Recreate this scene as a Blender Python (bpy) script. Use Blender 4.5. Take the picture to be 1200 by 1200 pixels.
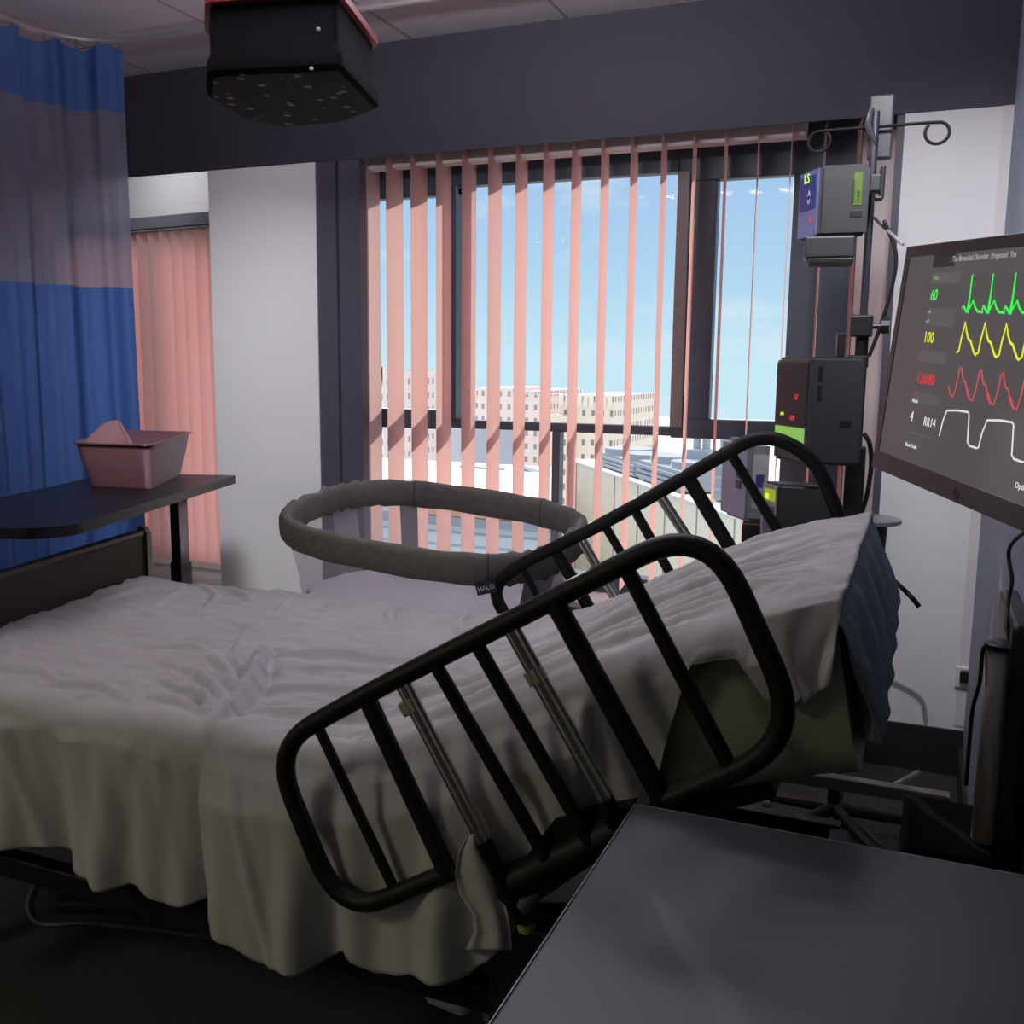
import bpy, bmesh, math, random
import numpy as np
from mathutils import Vector, Matrix, noise
random.seed(7)
for o in list(bpy.data.objects): bpy.data.objects.remove(o)
COL = bpy.context.scene.collection
SC = bpy.context.scene
# ------------------------------------------------------------------ camera
F = 1147.0; H = 1.32
RX = Vector((0.92335304, -0.06595379, 0.37824498))
RY = Vector((0.3838141, 0.13214865, -0.91390562))
RZ = Vector((0.01029097, 0.98903328, 0.14733385))
ROT = Matrix((RX, RY, RZ))
CAM = Vector((0, 0, H))
cd = bpy.data.cameras.new('camera'); cam = bpy.data.objects.new('camera', cd); COL.objects.link(cam)
cd.sensor_width = 36; cd.lens = F / 1200 * 36; cd.clip_start = 0.02; cd.clip_end = 3000
cam.matrix_world = Matrix.Translation(CAM) @ ROT.to_4x4()
SC.camera = cam
# ------------------------------------------------------------------ exposure
SC.view_settings.view_transform = 'Standard'; SC.view_settings.look = 'None'
SC.view_settings.gamma = 1; SC.view_settings.exposure = 0; SC.view_settings.use_curve_mapping = False
# ------------------------------------------------------------------ sky
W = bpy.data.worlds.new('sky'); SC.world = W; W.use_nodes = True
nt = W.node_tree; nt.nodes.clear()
def nn(t, **k):
    n = nt.nodes.new(t)
    for a, b in k.items(): setattr(n, a, b)
    return n
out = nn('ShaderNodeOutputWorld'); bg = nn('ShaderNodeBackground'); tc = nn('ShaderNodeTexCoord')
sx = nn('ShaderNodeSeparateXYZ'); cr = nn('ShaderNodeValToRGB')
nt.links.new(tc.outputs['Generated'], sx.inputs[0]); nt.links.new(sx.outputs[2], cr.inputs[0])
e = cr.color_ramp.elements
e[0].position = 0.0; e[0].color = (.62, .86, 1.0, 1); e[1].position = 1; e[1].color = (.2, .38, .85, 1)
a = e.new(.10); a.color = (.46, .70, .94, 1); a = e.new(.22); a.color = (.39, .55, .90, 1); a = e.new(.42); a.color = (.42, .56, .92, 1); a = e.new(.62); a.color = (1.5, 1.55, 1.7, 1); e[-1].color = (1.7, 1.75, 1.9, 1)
mp = nn('ShaderNodeMapping'); mp.inputs['Scale'].default_value = (3, 3, 9)
nz = nn('ShaderNodeTexNoise'); nz.inputs['Scale'].default_value = 2.2; nz.inputs['Detail'].default_value = 6
r2 = nn('ShaderNodeValToRGB'); r2.color_ramp.elements[0].position = .56; r2.color_ramp.elements[1].position = .78
mx = nn('ShaderNodeMixRGB'); mx.inputs[2].default_value = (.8, .88, .98, 1)
nt.links.new(tc.outputs['Generated'], mp.inputs[0]); nt.links.new(mp.outputs[0], nz.inputs[0]); nt.links.new(nz.outputs[0], r2.inputs[0])
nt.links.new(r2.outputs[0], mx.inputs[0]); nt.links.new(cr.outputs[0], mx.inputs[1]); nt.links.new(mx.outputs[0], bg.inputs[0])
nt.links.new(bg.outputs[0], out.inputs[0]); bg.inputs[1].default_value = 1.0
# ------------------------------------------------------------------ sun and added fill lamps
def light(name, typ, loc, energy, color, **k):
    l = bpy.data.lights.new(name, typ); l.energy = energy; l.color = color
    for a_, b_ in k.items(): setattr(l, a_, b_)
    o = bpy.data.objects.new(name, l); o.location = loc; COL.objects.link(o); return o
sun = light('sun', 'SUN', (0, 0, 20), 6.5, (1, .95, .86), angle=.009)
sun.rotation_euler = Vector((-.70, 1, .31)).to_track_quat('Z', 'Y').to_euler()
def aim(o, d): o.rotation_euler = Vector(d).to_track_quat('-Z', 'Y').to_euler()
WARM = light('warm_fill_light', 'AREA', (-3.0, -1.1, 2.46), 28, (.98, .93, .66), size=.9); aim(WARM, (0, 0, -1))  # added warm fill, stands in for the dim source behind the camera
BED_FILL = light('bed_fill_light', 'AREA', (-1.0, 2.72, 2.47), 5.2, (.88, .89, 1.0), shape='RECTANGLE', size=1.5, size_y=.10, spread=math.radians(140)); aim(BED_FILL, (0, -.75, -1))  # added unseen lamp that grazes the bed top to show its creases
UP_FILL = light('ceiling_fill_light', 'AREA', (-1.2, 1.75, 2.26), 31, (1, .93, .98), shape='RECTANGLE', size=1.1, size_y=.12); aim(UP_FILL, (0, .6, 1))  # added unseen uplight that brightens the ceiling
SPOTS = []
for i, (x, y, en, tx, ty, tz, sz) in enumerate([(-1.75, 1.35, 165, -2.60, 3.4, 1.0, 54), (-.05, 1.9, 85, .05, 3.4, 1.25, 64), (-3.55, 3.64, 11, -3.6, 4.15, 2.1, 110)]):
    s = light('wall_fill_light', 'SPOT', (x, y, 2.44), en, (.95, .94, 1.0), spot_size=math.radians(sz), spot_blend=1.0, shadow_soft_size=.14)  # added unseen spots that brighten the pale walls around the windows
    aim(s, (tx - x, ty - y, tz - 2.44)); SPOTS.append(s)
# ------------------------------------------------------------------ helpers
def ray(px, py): return ROT @ Vector((px - 600, 600 - py, -F))
def U(px, py, pl, v):                       # a point of a real plane seen at a pixel
    d = ray(px, py); i = 'xyz'.index(pl); return CAM + d * ((v - CAM[i]) / d[i])
MATS = {}
def mat(name, col, rough=.6, metal=0, spec=.5, bump=0, bscale=80, var=.0, vscale=6, emit=None, estr=1, alpha=None, transl=0, tcol=None, sheen=0, bdist=.002):
    if name in MATS: return MATS[name]
    m = bpy.data.materials.new(name); m.use_nodes = True; t = m.node_tree; p = t.nodes['Principled BSDF']; o = t.nodes['Material Output']
    p.inputs['Base Color'].default_value = (*col, 1); p.inputs['Roughness'].default_value = rough; p.inputs['Metallic'].default_value = metal
    p.inputs['Specular IOR Level'].default_value = spec
    if sheen: p.inputs['Sheen Weight'].default_value = sheen
    c = t.nodes.new('ShaderNodeTexCoord')
    n = t.nodes.new('ShaderNodeTexNoise'); n.inputs['Scale'].default_value = vscale; n.inputs['Detail'].default_value = 5
    t.links.new(c.outputs['Object'], n.inputs[0])
    r = t.nodes.new('ShaderNodeMapRange'); r.inputs[3].default_value = 1 - max(var, .03); r.inputs[4].default_value = 1 + max(var, .03)
    t.links.new(n.outputs[0], r.inputs[0])
    v = t.nodes.new('ShaderNodeVectorMath'); v.operation = 'SCALE'; v.inputs[0].default_value = col
    t.links.new(r.outputs[0], v.inputs['Scale']); t.links.new(v.outputs[0], p.inputs['Base Color'])
    if bump:
        b = t.nodes.new('ShaderNodeBump'); b.inputs['Strength'].default_value = bump; b.inputs['Distance'].default_value = bdist
        n2 = t.nodes.new('ShaderNodeTexNoise'); n2.inputs['Scale'].default_value = bscale; n2.inputs['Detail'].default_value = 4
        t.links.new(c.outputs['Object'], n2.inputs[0]); t.links.new(n2.outputs[0], b.inputs['Height']); t.links.new(b.outputs[0], p.inputs['Normal'])
    if emit: p.inputs['Emission Color'].default_value = (*emit, 1); p.inputs['Emission Strength'].default_value = estr
    last = p
    if transl:
        tr = t.nodes.new('ShaderNodeBsdfTranslucent'); tr.inputs[0].default_value = (*(tcol or col), 1)
        mxs = t.nodes.new('ShaderNodeMixShader'); mxs.inputs[0].default_value = transl
        t.links.new(last.outputs[0], mxs.inputs[1]); t.links.new(tr.outputs[0], mxs.inputs[2]); last = mxs
    if alpha is not None:
        tr = t.nodes.new('ShaderNodeBsdfTransparent'); mxs = t.nodes.new('ShaderNodeMixShader'); mxs.inputs[0].default_value = alpha
        t.links.new(tr.outputs[0], mxs.inputs[1]); t.links.new(last.outputs[0], mxs.inputs[2]); last = mxs
    t.links.new(last.outputs[0], o.inputs[0])
    MATS[name] = m; return m
def glass_mat():
    m = bpy.data.materials.new('window_glass'); m.use_nodes = True; t = m.node_tree; t.nodes.clear()
    o = t.nodes.new('ShaderNodeOutputMaterial'); g = t.nodes.new('ShaderNodeBsdfGlossy'); g.inputs['Roughness'].default_value = .02
    tr = t.nodes.new('ShaderNodeBsdfTransparent'); tr.inputs[0].default_value = (.96, .98, .97, 1); f = t.nodes.new('ShaderNodeFresnel'); f.inputs[0].default_value = 1.12
    mxs = t.nodes.new('ShaderNodeMixShader'); t.links.new(f.outputs[0], mxs.inputs[0]); t.links.new(tr.outputs[0], mxs.inputs[1]); t.links.new(g.outputs[0], mxs.inputs[2]); t.links.new(mxs.outputs[0], o.inputs[0])
    return m
class MB:                                   # mesh builder, everything in world coordinates
    def __init__(s): s.bm = bmesh.new(); s.M = Matrix()
    def v(s, p): return s.bm.verts.new(s.M @ Vector(p))
    def box(s, a, b, bev=0, M=None):
        a = Vector(a); b = Vector(b); M = M or Matrix()
        vs = [s.v(M @ Vector((x, y, z))) for x in (a.x, b.x) for y in (a.y, b.y) for z in (a.z, b.z)]
        fs = [s.bm.faces.new([vs[i] for i in q]) for q in ((0,1,3,2),(4,6,7,5),(0,4,5,1),(2,3,7,6),(0,2,6,4),(1,5,7,3))]
        if bev:
            es = list({e_ for f in fs for e_ in f.edges})
            bmesh.ops.bevel(s.bm, geom=es, offset=bev, segments=3, affect='EDGES', profile=.5)
        return s
    def loft(s, rings, cap=True, close=True):
        R = [[s.v(p) for p in r] for r in rings]; n = len(R[0])
        for i in range(len(R) - 1):
            for j in range(n if close else n - 1):
                s.bm.faces.new((R[i][j], R[i][(j+1) % n], R[i+1][(j+1) % n], R[i+1][j]))
        if cap and close: s.bm.faces.new(R[0][::-1]); s.bm.faces.new(R[-1])
        return s
    def tube(s, pts, r, n=12, closed=False, flat=1.0, cap=True):
        pts = [Vector(p) for p in pts]; k = len(pts); rr = r if isinstance(r, (list, tuple)) else [r]*k
        rings = []; prev = None
        for i, p in enumerate(pts):
            if closed: d = pts[(i+1) % k] - pts[i-1]
            else: d = pts[min(i+1, k-1)] - pts[max(i-1, 0)]
            d.normalize()
            if prev is None:
                up = Vector((0, 0, 1)) if abs(d.z) < .9 else Vector((0, 1, 0)); a_ = d.cross(up).normalized()
            else: a_ = (prev - d * prev.dot(d)).normalized()
            prev = a_; b_ = d.cross(a_).normalized()
            rings.append([p + a_*math.cos(t)*rr[i]*flat + b_*math.sin(t)*rr[i] for t in [2*math.pi*j/n for j in range(n)]])
        if closed: rings.append(rings[0]); s.loft(rings, cap=False); bmesh.ops.remove_doubles(s.bm, verts=s.bm.verts, dist=1e-5)
        else: s.loft(rings, cap=cap)
        return s
    def cyl(s, a, b, r, r2=None, n=24): return s.tube([a, b], [r, r if r2 is None else r2], n)
    def lathe(s, c, prof, n=32):
        return s.loft([[Vector(c) + Vector((r*math.cos(t), r*math.sin(t), z)) for t in [2*math.pi*j/n for j in range(n)]] for r, z in prof])
    def prism(s, poly, off):                # poly: 3D points, off: extrusion vector
        off = Vector(off); A = [Vector(p) for p in poly]; return s.loft([A, [p + off for p in A]])
    def build(s, name, m, parent=None, smooth=False, ang=40):
        bmesh.ops.recalc_face_normals(s.bm, faces=s.bm.faces)
        me = bpy.data.meshes.new(name); s.bm.to_mesh(me); s.bm.free()
        return link(name, me, m, parent, smooth, ang)
def link(name, me, m, parent=None, smooth=False, ang=40):
    if m: me.materials.append(m)
    if smooth: me.shade_smooth() if hasattr(me, 'shade_smooth') else None
    if smooth and ang < 180: me.set_sharp_from_angle(angle=math.radians(ang))
    o = bpy.data.objects.new(name, me); COL.objects.link(o)
    if parent:
        o.parent = parent
        if parent.type == 'EMPTY': o.matrix_parent_inverse = Matrix.Translation(-parent.location)
    return o
def grid(name, P, m, parent=None, smooth=True, closed_u=False):      # P[i][j] = point
    P = np.asarray(P, float); a_, b_ = P.shape[:2]; me = bpy.data.meshes.new(name)
    fs = []
    for i in range(a_ if closed_u else a_ - 1):
        i2 = (i+1) % a_
        for j in range(b_ - 1): fs.append((i*b_+j, i2*b_+j, i2*b_+j+1, i*b_+j+1))
    me.from_pydata([tuple(p) for p in P.reshape(-1, 3)], [], fs); me.update()
    return link(name, me, m, parent, smooth, 180)
def solidify(o, th, off=-1):
    md = o.modifiers.new('thickness', 'SOLIDIFY'); md.thickness = th; md.offset = off; return o
def thing(name, loc, label, cat, group=None):
    o = bpy.data.objects.new(name, None); COL.objects.link(o); o.location = loc; o.empty_display_size = .05
    return tag(o, label, cat, group)
def tag(o, label, cat, group=None, kind=None):
    o['label'] = label; o['category'] = cat
    if group: o['group'] = group
    if kind: o['kind'] = kind
    return o
def struct(o, label=None):
    o['kind'] = 'structure'
    if label: o['label'] = label
    return o
def text(name, s, size, M, m, parent, align='LEFT', xs=1.0, ext=.0006):
    c = bpy.data.curves.new(name, 'FONT'); c.body = s; c.size = size; c.extrude = ext; c.align_x = align; c.resolution_u = 2
    t = bpy.data.objects.new(name, c); COL.objects.link(t)
    me = bpy.data.meshes.new_from_object(t); bpy.data.objects.remove(t); bpy.data.curves.remove(c)
    me.transform(M @ Matrix.Diagonal((xs, 1, 1, 1)))
    me.name = name; me.materials.clear(); return link(name, me, m, parent)
def frame(o, x, y):                         # local frame: x right, y up, z = outward
    x = Vector(x).normalized(); y = Vector(y); y = (y - x*y.dot(x)).normalized(); z = x.cross(y)
    return Matrix(((x.x, y.x, z.x, o[0]), (x.y, y.y, z.y, o[1]), (x.z, y.z, z.z, o[2]), (0, 0, 0, 1)))
def arcpath(pts, rad, n=6):                 # polyline with rounded corners
    pts = [Vector(p) for p in pts]; out_ = [pts[0]]
    for i in range(1, len(pts)-1):
        a_, b_, c_ = pts[i-1], pts[i], pts[i+1]
        r = min(rad, (a_-b_).length*.48, (c_-b_).length*.48); p = b_ + (a_-b_).normalized()*r; q = b_ + (c_-b_).normalized()*r
        for k in range(n+1):
            t = k/n; out_.append(p*(1-t)**2 + b_*2*t*(1-t) + q*t*t)
    out_.append(pts[-1]); return out_
# ------------------------------------------------------------------ materials
white_wall = mat('white_wall_paint', (.80, .79, .80), .7, var=.03, vscale=2, bump=.15, bscale=220)
grey_paint = mat('dark_grey_paint', (.042, .041, .063), .6, var=.05, vscale=2, bump=.15, bscale=260)
blue_wall = mat('blue_grey_wall_paint', (.23, .29, .38), .7, var=.04, vscale=2, bump=.15, bscale=220)
ceil_m = mat('ceiling_tile', (.62, .60, .62), .9, var=.1, vscale=60, bump=.5, bscale=180)
carpet = mat('dark_carpet', (.035, .037, .04), .95, var=.5, vscale=160, bump=.8, bscale=400)
dark_frame = mat('dark_window_frame', (.055, .092, .135), .45, var=.05)
jamb_m = mat('dark_jamb_panel', (.075, .070, .105), .5, var=.05)
light_trim = mat('light_trim', (.72, .68, .68), .5)
slat_m = mat('salmon_blind_fabric', (.62, .46, .47), .8, var=.06, vscale=9, bump=.3, bscale=350, transl=.55, tcol=(.86, .54, .51))
black_metal = mat('black_rail_paint', (.006, .006, .007), .5, spec=.3, bump=.1, bscale=300)
chrome = mat('chrome', (.62, .58, .55), .18, 1)
sheet_m = mat('white_cotton_sheet', (.47, .455, .47), .85, var=.04, vscale=5, bump=.35, bscale=420, sheen=.1)
fitted_m = mat('fitted_sheet_cotton', (.34, .35, .28), .85, var=.06, vscale=4, bump=.35, bscale=420)
drape_m = mat('shaded_end_drape', (.20, .23, .28), .85, var=.1, vscale=5, bump=.3, bscale=300)  # sheet colour darkened to hold the shadow at the head end
blue_cloth = mat('blue_curtain_cloth', (.05, .115, .34), .7, var=.08, vscale=5, bump=.25, bscale=500, transl=.3, tcol=(.10, .28, .75))
net_cloth = mat('curtain_netting', (.17, .18, .27), .9, var=.06, bump=.3, bscale=700, alpha=.82, transl=.25, tcol=(.5, .46, .6))
dark_lam = mat('dark_laminate', (.010, .010, .016), .4, spec=.35, var=.1, bump=.05)
brown_wood = mat('brown_footboard_laminate', (.034, .025, .015), .5, spec=.3, var=.25, vscale=3)
pink_plastic = mat('mauve_plastic', (.13, .058, .07), .35, var=.04)
pink_item = mat('dusty_pink_plastic', (.22, .115, .12), .45, var=.05)
grey_weave = mat('heathered_grey_fabric', (.165, .155, .14), .95, var=.3, vscale=55, bump=.7, bscale=260)
mesh_net = mat('white_bassinet_mesh', (.62, .6, .66), .9, alpha=.33, transl=.4)
grey_plastic = mat('grey_device_plastic', (.042, .045, .050), .45, bump=.1, bscale=400)
pale_plastic = mat('pale_device_plastic', (.22, .23, .26), .4, bump=.1, bscale=400)
blue_panel = mat('blue_device_panel', (.14, .17, .36), .35)
black_plastic = mat('black_plastic', (.015, .015, .017), .4, bump=.1, bscale=300)
screen_black = mat('dark_screen_glass', (.02, .02, .03), .35, spec=.15)
cream = mat('cream_clip_plastic', (.36, .31, .24), .5)
grey_table = mat('grey_laminate', (.068, .072, .088), .45, var=.12, vscale=3, bump=.05, bscale=60)
table_edge = mat('pale_table_edge', (.3, .3, .33), .4)
beige_metal = mat('beige_painted_metal', (.42, .38, .35), .5)
silver_pad = mat('brushed_silver', (.62, .55, .50), .45, .3, var=.08)
def glow(name, c, s=1): return mat('glow_' + name, (.01, .01, .01), .5, emit=c, estr=s)
g_green = glow('green', (.02, .85, .06), 1.1); g_yel = glow('yellow', (.75, .8, .02), 1.0); g_red = glow('red', (.75, .04, .05), .9); g_white = glow('white', (.8, .8, .8), .9)
g_lime = glow('lime', (.55, .95, .02), 1.2); g_lcd = glow('lcd', (.26, .55, .10), .85); g_scr = glow('screen', (.068, .060, .064), 1); g_box = glow('panel_grey', (.12, .115, .11), 1)
# ------------------------------------------------------------------ room
YW = 3.4; ZS = 2.105; ZC = 2.515
struct(MB().box((-4.8, -3.2, -.1), (1.8, 4.3, 0)).build('floor', carpet))
c = MB().box((-4.8, -3.2, ZC), (1.8, 4.3, ZC+.1)).build('ceiling', None)
m = bpy.data.materials.new('ceiling_tiles'); m.use_nodes = True; t = m.node_tree; p = t.nodes['Principled BSDF']; p.inputs['Roughness'].default_value = .9
tcn = t.nodes.new('ShaderNodeTexCoord'); br = t.nodes.new('ShaderNodeTexBrick'); br.offset = 0; br.inputs['Scale'].default_value = 1
br.inputs['Brick Width'].default_value = .61; br.inputs['Row Height'].default_value = .61; br.inputs['Mortar Size'].default_value = .006
br.inputs['Color1'].default_value = (.66, .62, .66, 1); br.inputs['Color2'].default_value = (.62, .59, .62, 1); br.inputs['Mortar'].default_value = (.3, .3, .31, 1)
nz_ = t.nodes.new('ShaderNodeTexNoise'); nz_.inputs['Scale'].default_value = 140; bp = t.nodes.new('ShaderNodeBump'); bp.inputs['Strength'].default_value = .6; bp.inputs['Distance'].default_value = .003
t.links.new(tcn.outputs['Object'], br.inputs[0]); t.links.new(br.outputs[0], p.inputs[0]); t.links.new(tcn.outputs['Object'], nz_.inputs[0]); t.links.new(nz_.outputs[0], bp.inputs['Height']); t.links.new(bp.outputs[0], p.inputs['Normal'])
c.data.materials.append(m); struct(c)
struct(MB().box((-4.9, -3.2, 0), (-4.8, 4.3, ZC)).build('wall_left', white_wall))
struct(MB().box((-4.8, -3.3, 0), (1.8, -3.2, ZC)).build('wall_back', white_wall))
b = MB(); b.box((.2, 1.3, 0), (.3, 3.42, ZC)); b.box((.3, 1.3, 0), (1.8, 1.4, ZC)); b.box((1.7, -3.2, 0), (1.8, 1.3, ZC))
struct(b.build('wall_right', blue_wall))
# window wall: pale column, dark soffit, pale right pier, wall under the window, alcove
struct(MB().box((-2.785, YW, 0), (-2.262, 3.72, ZS)).build('wall_column', white_wall), 'pale wall column between the two windows')
struct(MB().box((-4.8, YW, ZS), (.2, YW+.006, ZC)).build('wall_soffit', grey_paint), 'dark grey soffit above the windows')
xr = U(1061, 137, 'y', YW).x
struct(MB().box((xr, YW, 0), (.2, YW+.5, ZS)).build('wall_pier', white_wall), 'pale wall right of the large window')
struct(MB().box((-2.785, YW+.12, 0), (xr, YW+.5, .44)).build('wall_below_window', white_wall))
struct(MB().box((-2.262, YW+.27, ZS+.03), (.2, YW+.55, ZC)).build('wall_above_window', grey_paint))
b = MB(); b.box((-4.8, 4.15, 2.0), (-2.7, 4.25, ZC)); b.box((-4.8, 4.15, 0), (-2.7, 4.25, .30)); b.box((-3.12, 4.15, .26), (-2.7, 4.25, 2.0)); b.box((-2.785, 3.72, 0), (-2.70, 4.15, ZC)); b.box((-4.8, 4.15, .26), (-4.5, 4.25, 2.0))
struct(b.build('wall_alcove', white_wall))
struct(MB().box((xr, YW-.012, 0), (.2, YW, .155)).build('baseboard_window', mat('black_baseboard', (.02, .02, .022), .5)))
struct(MB().box((.188, 1.3, 0), (.2, YW-.012, .1)).build('baseboard_right', MATS['black_baseboard']))
struct(MB().box((.17, YW-.004, .17), (.2, YW, ZS), 0).build('trim_1', light_trim), 'pale corner trim')
struct(MB().box((-2.785, YW-.012, 0), (-2.262, YW, .155)).build('baseboard_column', MATS['black_baseboard']))
# large window
YG = 3.68
def X_(px, py, y=YG): return U(px, py, 'y', y).x
def Z_(px, py, y=YG): return U(px, py, 'y', y).z
win = thing('window_1', (-1.2, YG, .44), 'large dark framed window behind the open salmon blinds', 'window'); win['kind'] = 'structure'; del win['category']
zt_l, zt_m, zt_r = Z_(452, 235), Z_(590, 217), Z_(845, 212)
zm1, zm0 = Z_(590, 493), Z_(590, 503); zl1, zl0 = Z_(452, 478), Z_(452, 500); zr1, zr0 = Z_(860, 492), Z_(860, 515)
xL = X_(424, 300); p1a, p1b = X_(518, 400), X_(540.5, 400); p2a, p2b = X_(795, 300), X_(842, 250); xR = X_(930, 250); q1a, q1b = X_(650, 530), X_(659, 530)
zbot = Z_(770, 677)
y0, y1 = YG-.035, YG+.02
def bar(x0, x1, z0, z1, nm='mullion', d=0): return MB().box((x0, y0-d, z0), (x1, y1, z1), .004).build(nm, dark_frame, win)
XF = xr + .0; XLd = -2.262
bar(XLd-.05, p1b, zt_l, 2.3, 'header'); bar(p1b, p2a, zt_m, 2.3, 'header'); bar(p2a, XF, zt_r, 2.3, 'header')
bar(XLd-.05, xL, zbot, zt_l, 'jamb'); bar(xR, XF+.06, zbot, zt_r, 'jamb')
bar(p1a, p1b, zm1, zt_m, 'mullion', .02); bar(xL, p1a, zl0, zl1, 'transom'); bar(p1a, p2a, zm0, zm1, 'transom'); bar(p2a, xR, zr0, zr1, 'transom')
bar(p2a, p2b, zr1, zt_r); bar(q1a, q1b, zbot, zm0); bar(xL, xR, .38, zbot, 'bottom_rail', .02)
MB().box((p2a-.002, y0-.012, zm1), (p2a+.045, y0-.001, zt_m), .004).build('casement_edge', mat('worn_grey_frame', (.2, .22, .25), .45), win)
gl = glass_mat()
for a_, b_, c_, d_ in ((xL, p1a, zl1, zt_l), (p1b, p2a, zm1, zt_m), (p2b, xR, zr1, zt_r), (xL, q1a, zbot, zl0-.0), (q1b, xR, zbot, zm0)):
    MB().box((a_-.004, YG-.003, c_-.004), (b_+.004, YG+.003, d_+.004)).build('pane', gl, win)
# jamb panels left and right of the blinds
b = MB(); b.box((-2.262, YW+.005, 0), (X_(393.5, 300, YW), YW+.06, ZS)); struct(b.build('trim_2', jamb_m), 'dark panel at the left edge of the large window')
b = MB(); b.box((X_(393.5, 300, YW), YW+.03, 0), (X_(397, 300, YW), YW+.07, ZS)); struct(b.build('trim_3', light_trim), 'thin pale strip between dark window panels')
b = MB(); b.box((X_(397, 300, YW), YW+.005, 0), (X_(421.5, 300, YW), YW+.055, ZS)); struct(b.build('trim_4', jamb_m), 'dark panel beside the blinds')
b = MB(); b.box((X_(1041, 300, YW), YW+.005, 0), (xr, YW+.055, ZS)); struct(b.build('trim_5', jamb_m), 'grey strip beside the right pier')
b = MB(); b.box((X_(1003, 300, YW+.2), YW+.2, .4), (X_(1046, 300, YW+.2), YW+.26, ZS)); struct(b.build('trim_6', light_trim), 'pale reveal right of the large window')
# sill ledge
struct(MB().box((-2.06, YW+.02, .42), (xr, YG-.07, .445), .004).build('trim_7', mat('window_sill_paint', (.75, .7, .7), .4)), 'pale window ledge below the blinds')
# ------------------------------------------------------------------ blinds
SL = .19; SANG = math.atan(.14)
def blind(loc, label, xs, yc, z0, z1, w, ang, dirx=(1, 0), headw=None, hm=light_trim, warp=None):
    root = thing('vertical_blind', loc, label, 'blind')
    me = None
    for i, x in enumerate(xs):
        cx, cy = (x, yc) if dirx == (1, 0) else (loc[0] + dirx[0]*x, loc[1] + dirx[1]*x)
        if me is None:
            P = []
            for u in np.linspace(-.5, .5, 9):
                P.append([(u*w*-math.sin(ang) + .004*math.cos(math.pi*u), u*w*math.cos(ang), z) for z in np.linspace(z0, z1, 13)])
            o = grid('slat', P, slat_m, root); me = o.data; first = o
        else:
            o = first.copy(); COL.objects.link(o); o.parent = root
        o.matrix_parent_inverse = Matrix.Translation(-root.location)
        a_ = warp(i) if warp else 0
        o.location = (cx, cy, 0); o.rotation_euler = (0, 0, a_)
    return root
YB = 3.525
sx0 = [U(px, 170, 'y', YB).x for px in (434, 1007)]
N = 18; xs = [sx0[0] + (sx0[1]-sx0[0])*i/(N-1) for i in range(N)]
bl = blind((-1.2, YB, .47), 'salmon vertical blind, slats turned open, across the large window', xs[:], YB, .50, 2.13, SL, SANG,
           warp=lambda i: .006*math.sin(i*2.3))
MB().box((xL-.02, YB-.03, U(700, 178, 'y', YB-.03).z), (xR+.05, YB+.03, ZS+.05), .003).build('headrail', light_trim, bl)
# left alcove blind, slats nearly closed
A0 = U(250, 250, 'y', 4.0); B0 = U(122, 262, 'y', 4.0)
aroot = Vector((A0.x, 4.02, .3)); dv = Vector((-1, .105, 0)).normalized()
bl2 = blind(aroot, 'salmon vertical blind, slats closed, behind the blue curtain', [.082*i - .02 for i in range(17)], 0, (.295), 1.985, .125, math.radians(-50), dirx=(dv.x, dv.y),
            warp=lambda i: .06*math.sin(i*2.1))
Mh = frame((A0.x + .1, 4.0, 2.02), dv*-1, (0, 0, 1))
b = MB(); b.M = Mh; b.box((-1.3, -.03, -.04), (.05, .03, .035), .004); b.box((-1.3, -.045, -.05), (.05, -.035, .04), .002); b.build('headrail', mat('grey_headrail', (.17, .17, .2), .4), bl2)
w2 = thing('window_2', (-3.8, 4.2, .26), 'smaller window behind the closed salmon blind', 'window'); w2['kind'] = 'structure'; del w2['category']
b = MB(); b.box((-4.5, 4.16, .26), (-4.44, 4.24, 2.0)); b.box((-3.18, 4.16, .26), (-3.12, 4.24, 2.0)); b.box((-4.44, 4.16, .28), (-3.18, 4.24, .33)); b.box((-4.44, 4.16, 1.94), (-3.18, 4.24, 2.0)); b.box((-3.85, 4.16, .32), (-3.79, 4.24, 1.94)); b.build('window_frame', dark_frame, w2)
MB().box((-4.44, 4.195, .32), (-3.18, 4.205, 1.94)).build('pane', gl, w2)
struct(MB().box((-4.8, 3.75, .2), (-2.79, 4.15, .225), .004).build('trim_8', mat('grey_ledge', (.20, .21, .22), .5)), 'ledge below the smaller window')
struct(MB().box((-4.8, 3.8, 0), (-2.79, 4.15, .2)).build('trim_9', white_wall), 'boxed base below the smaller window')
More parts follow.
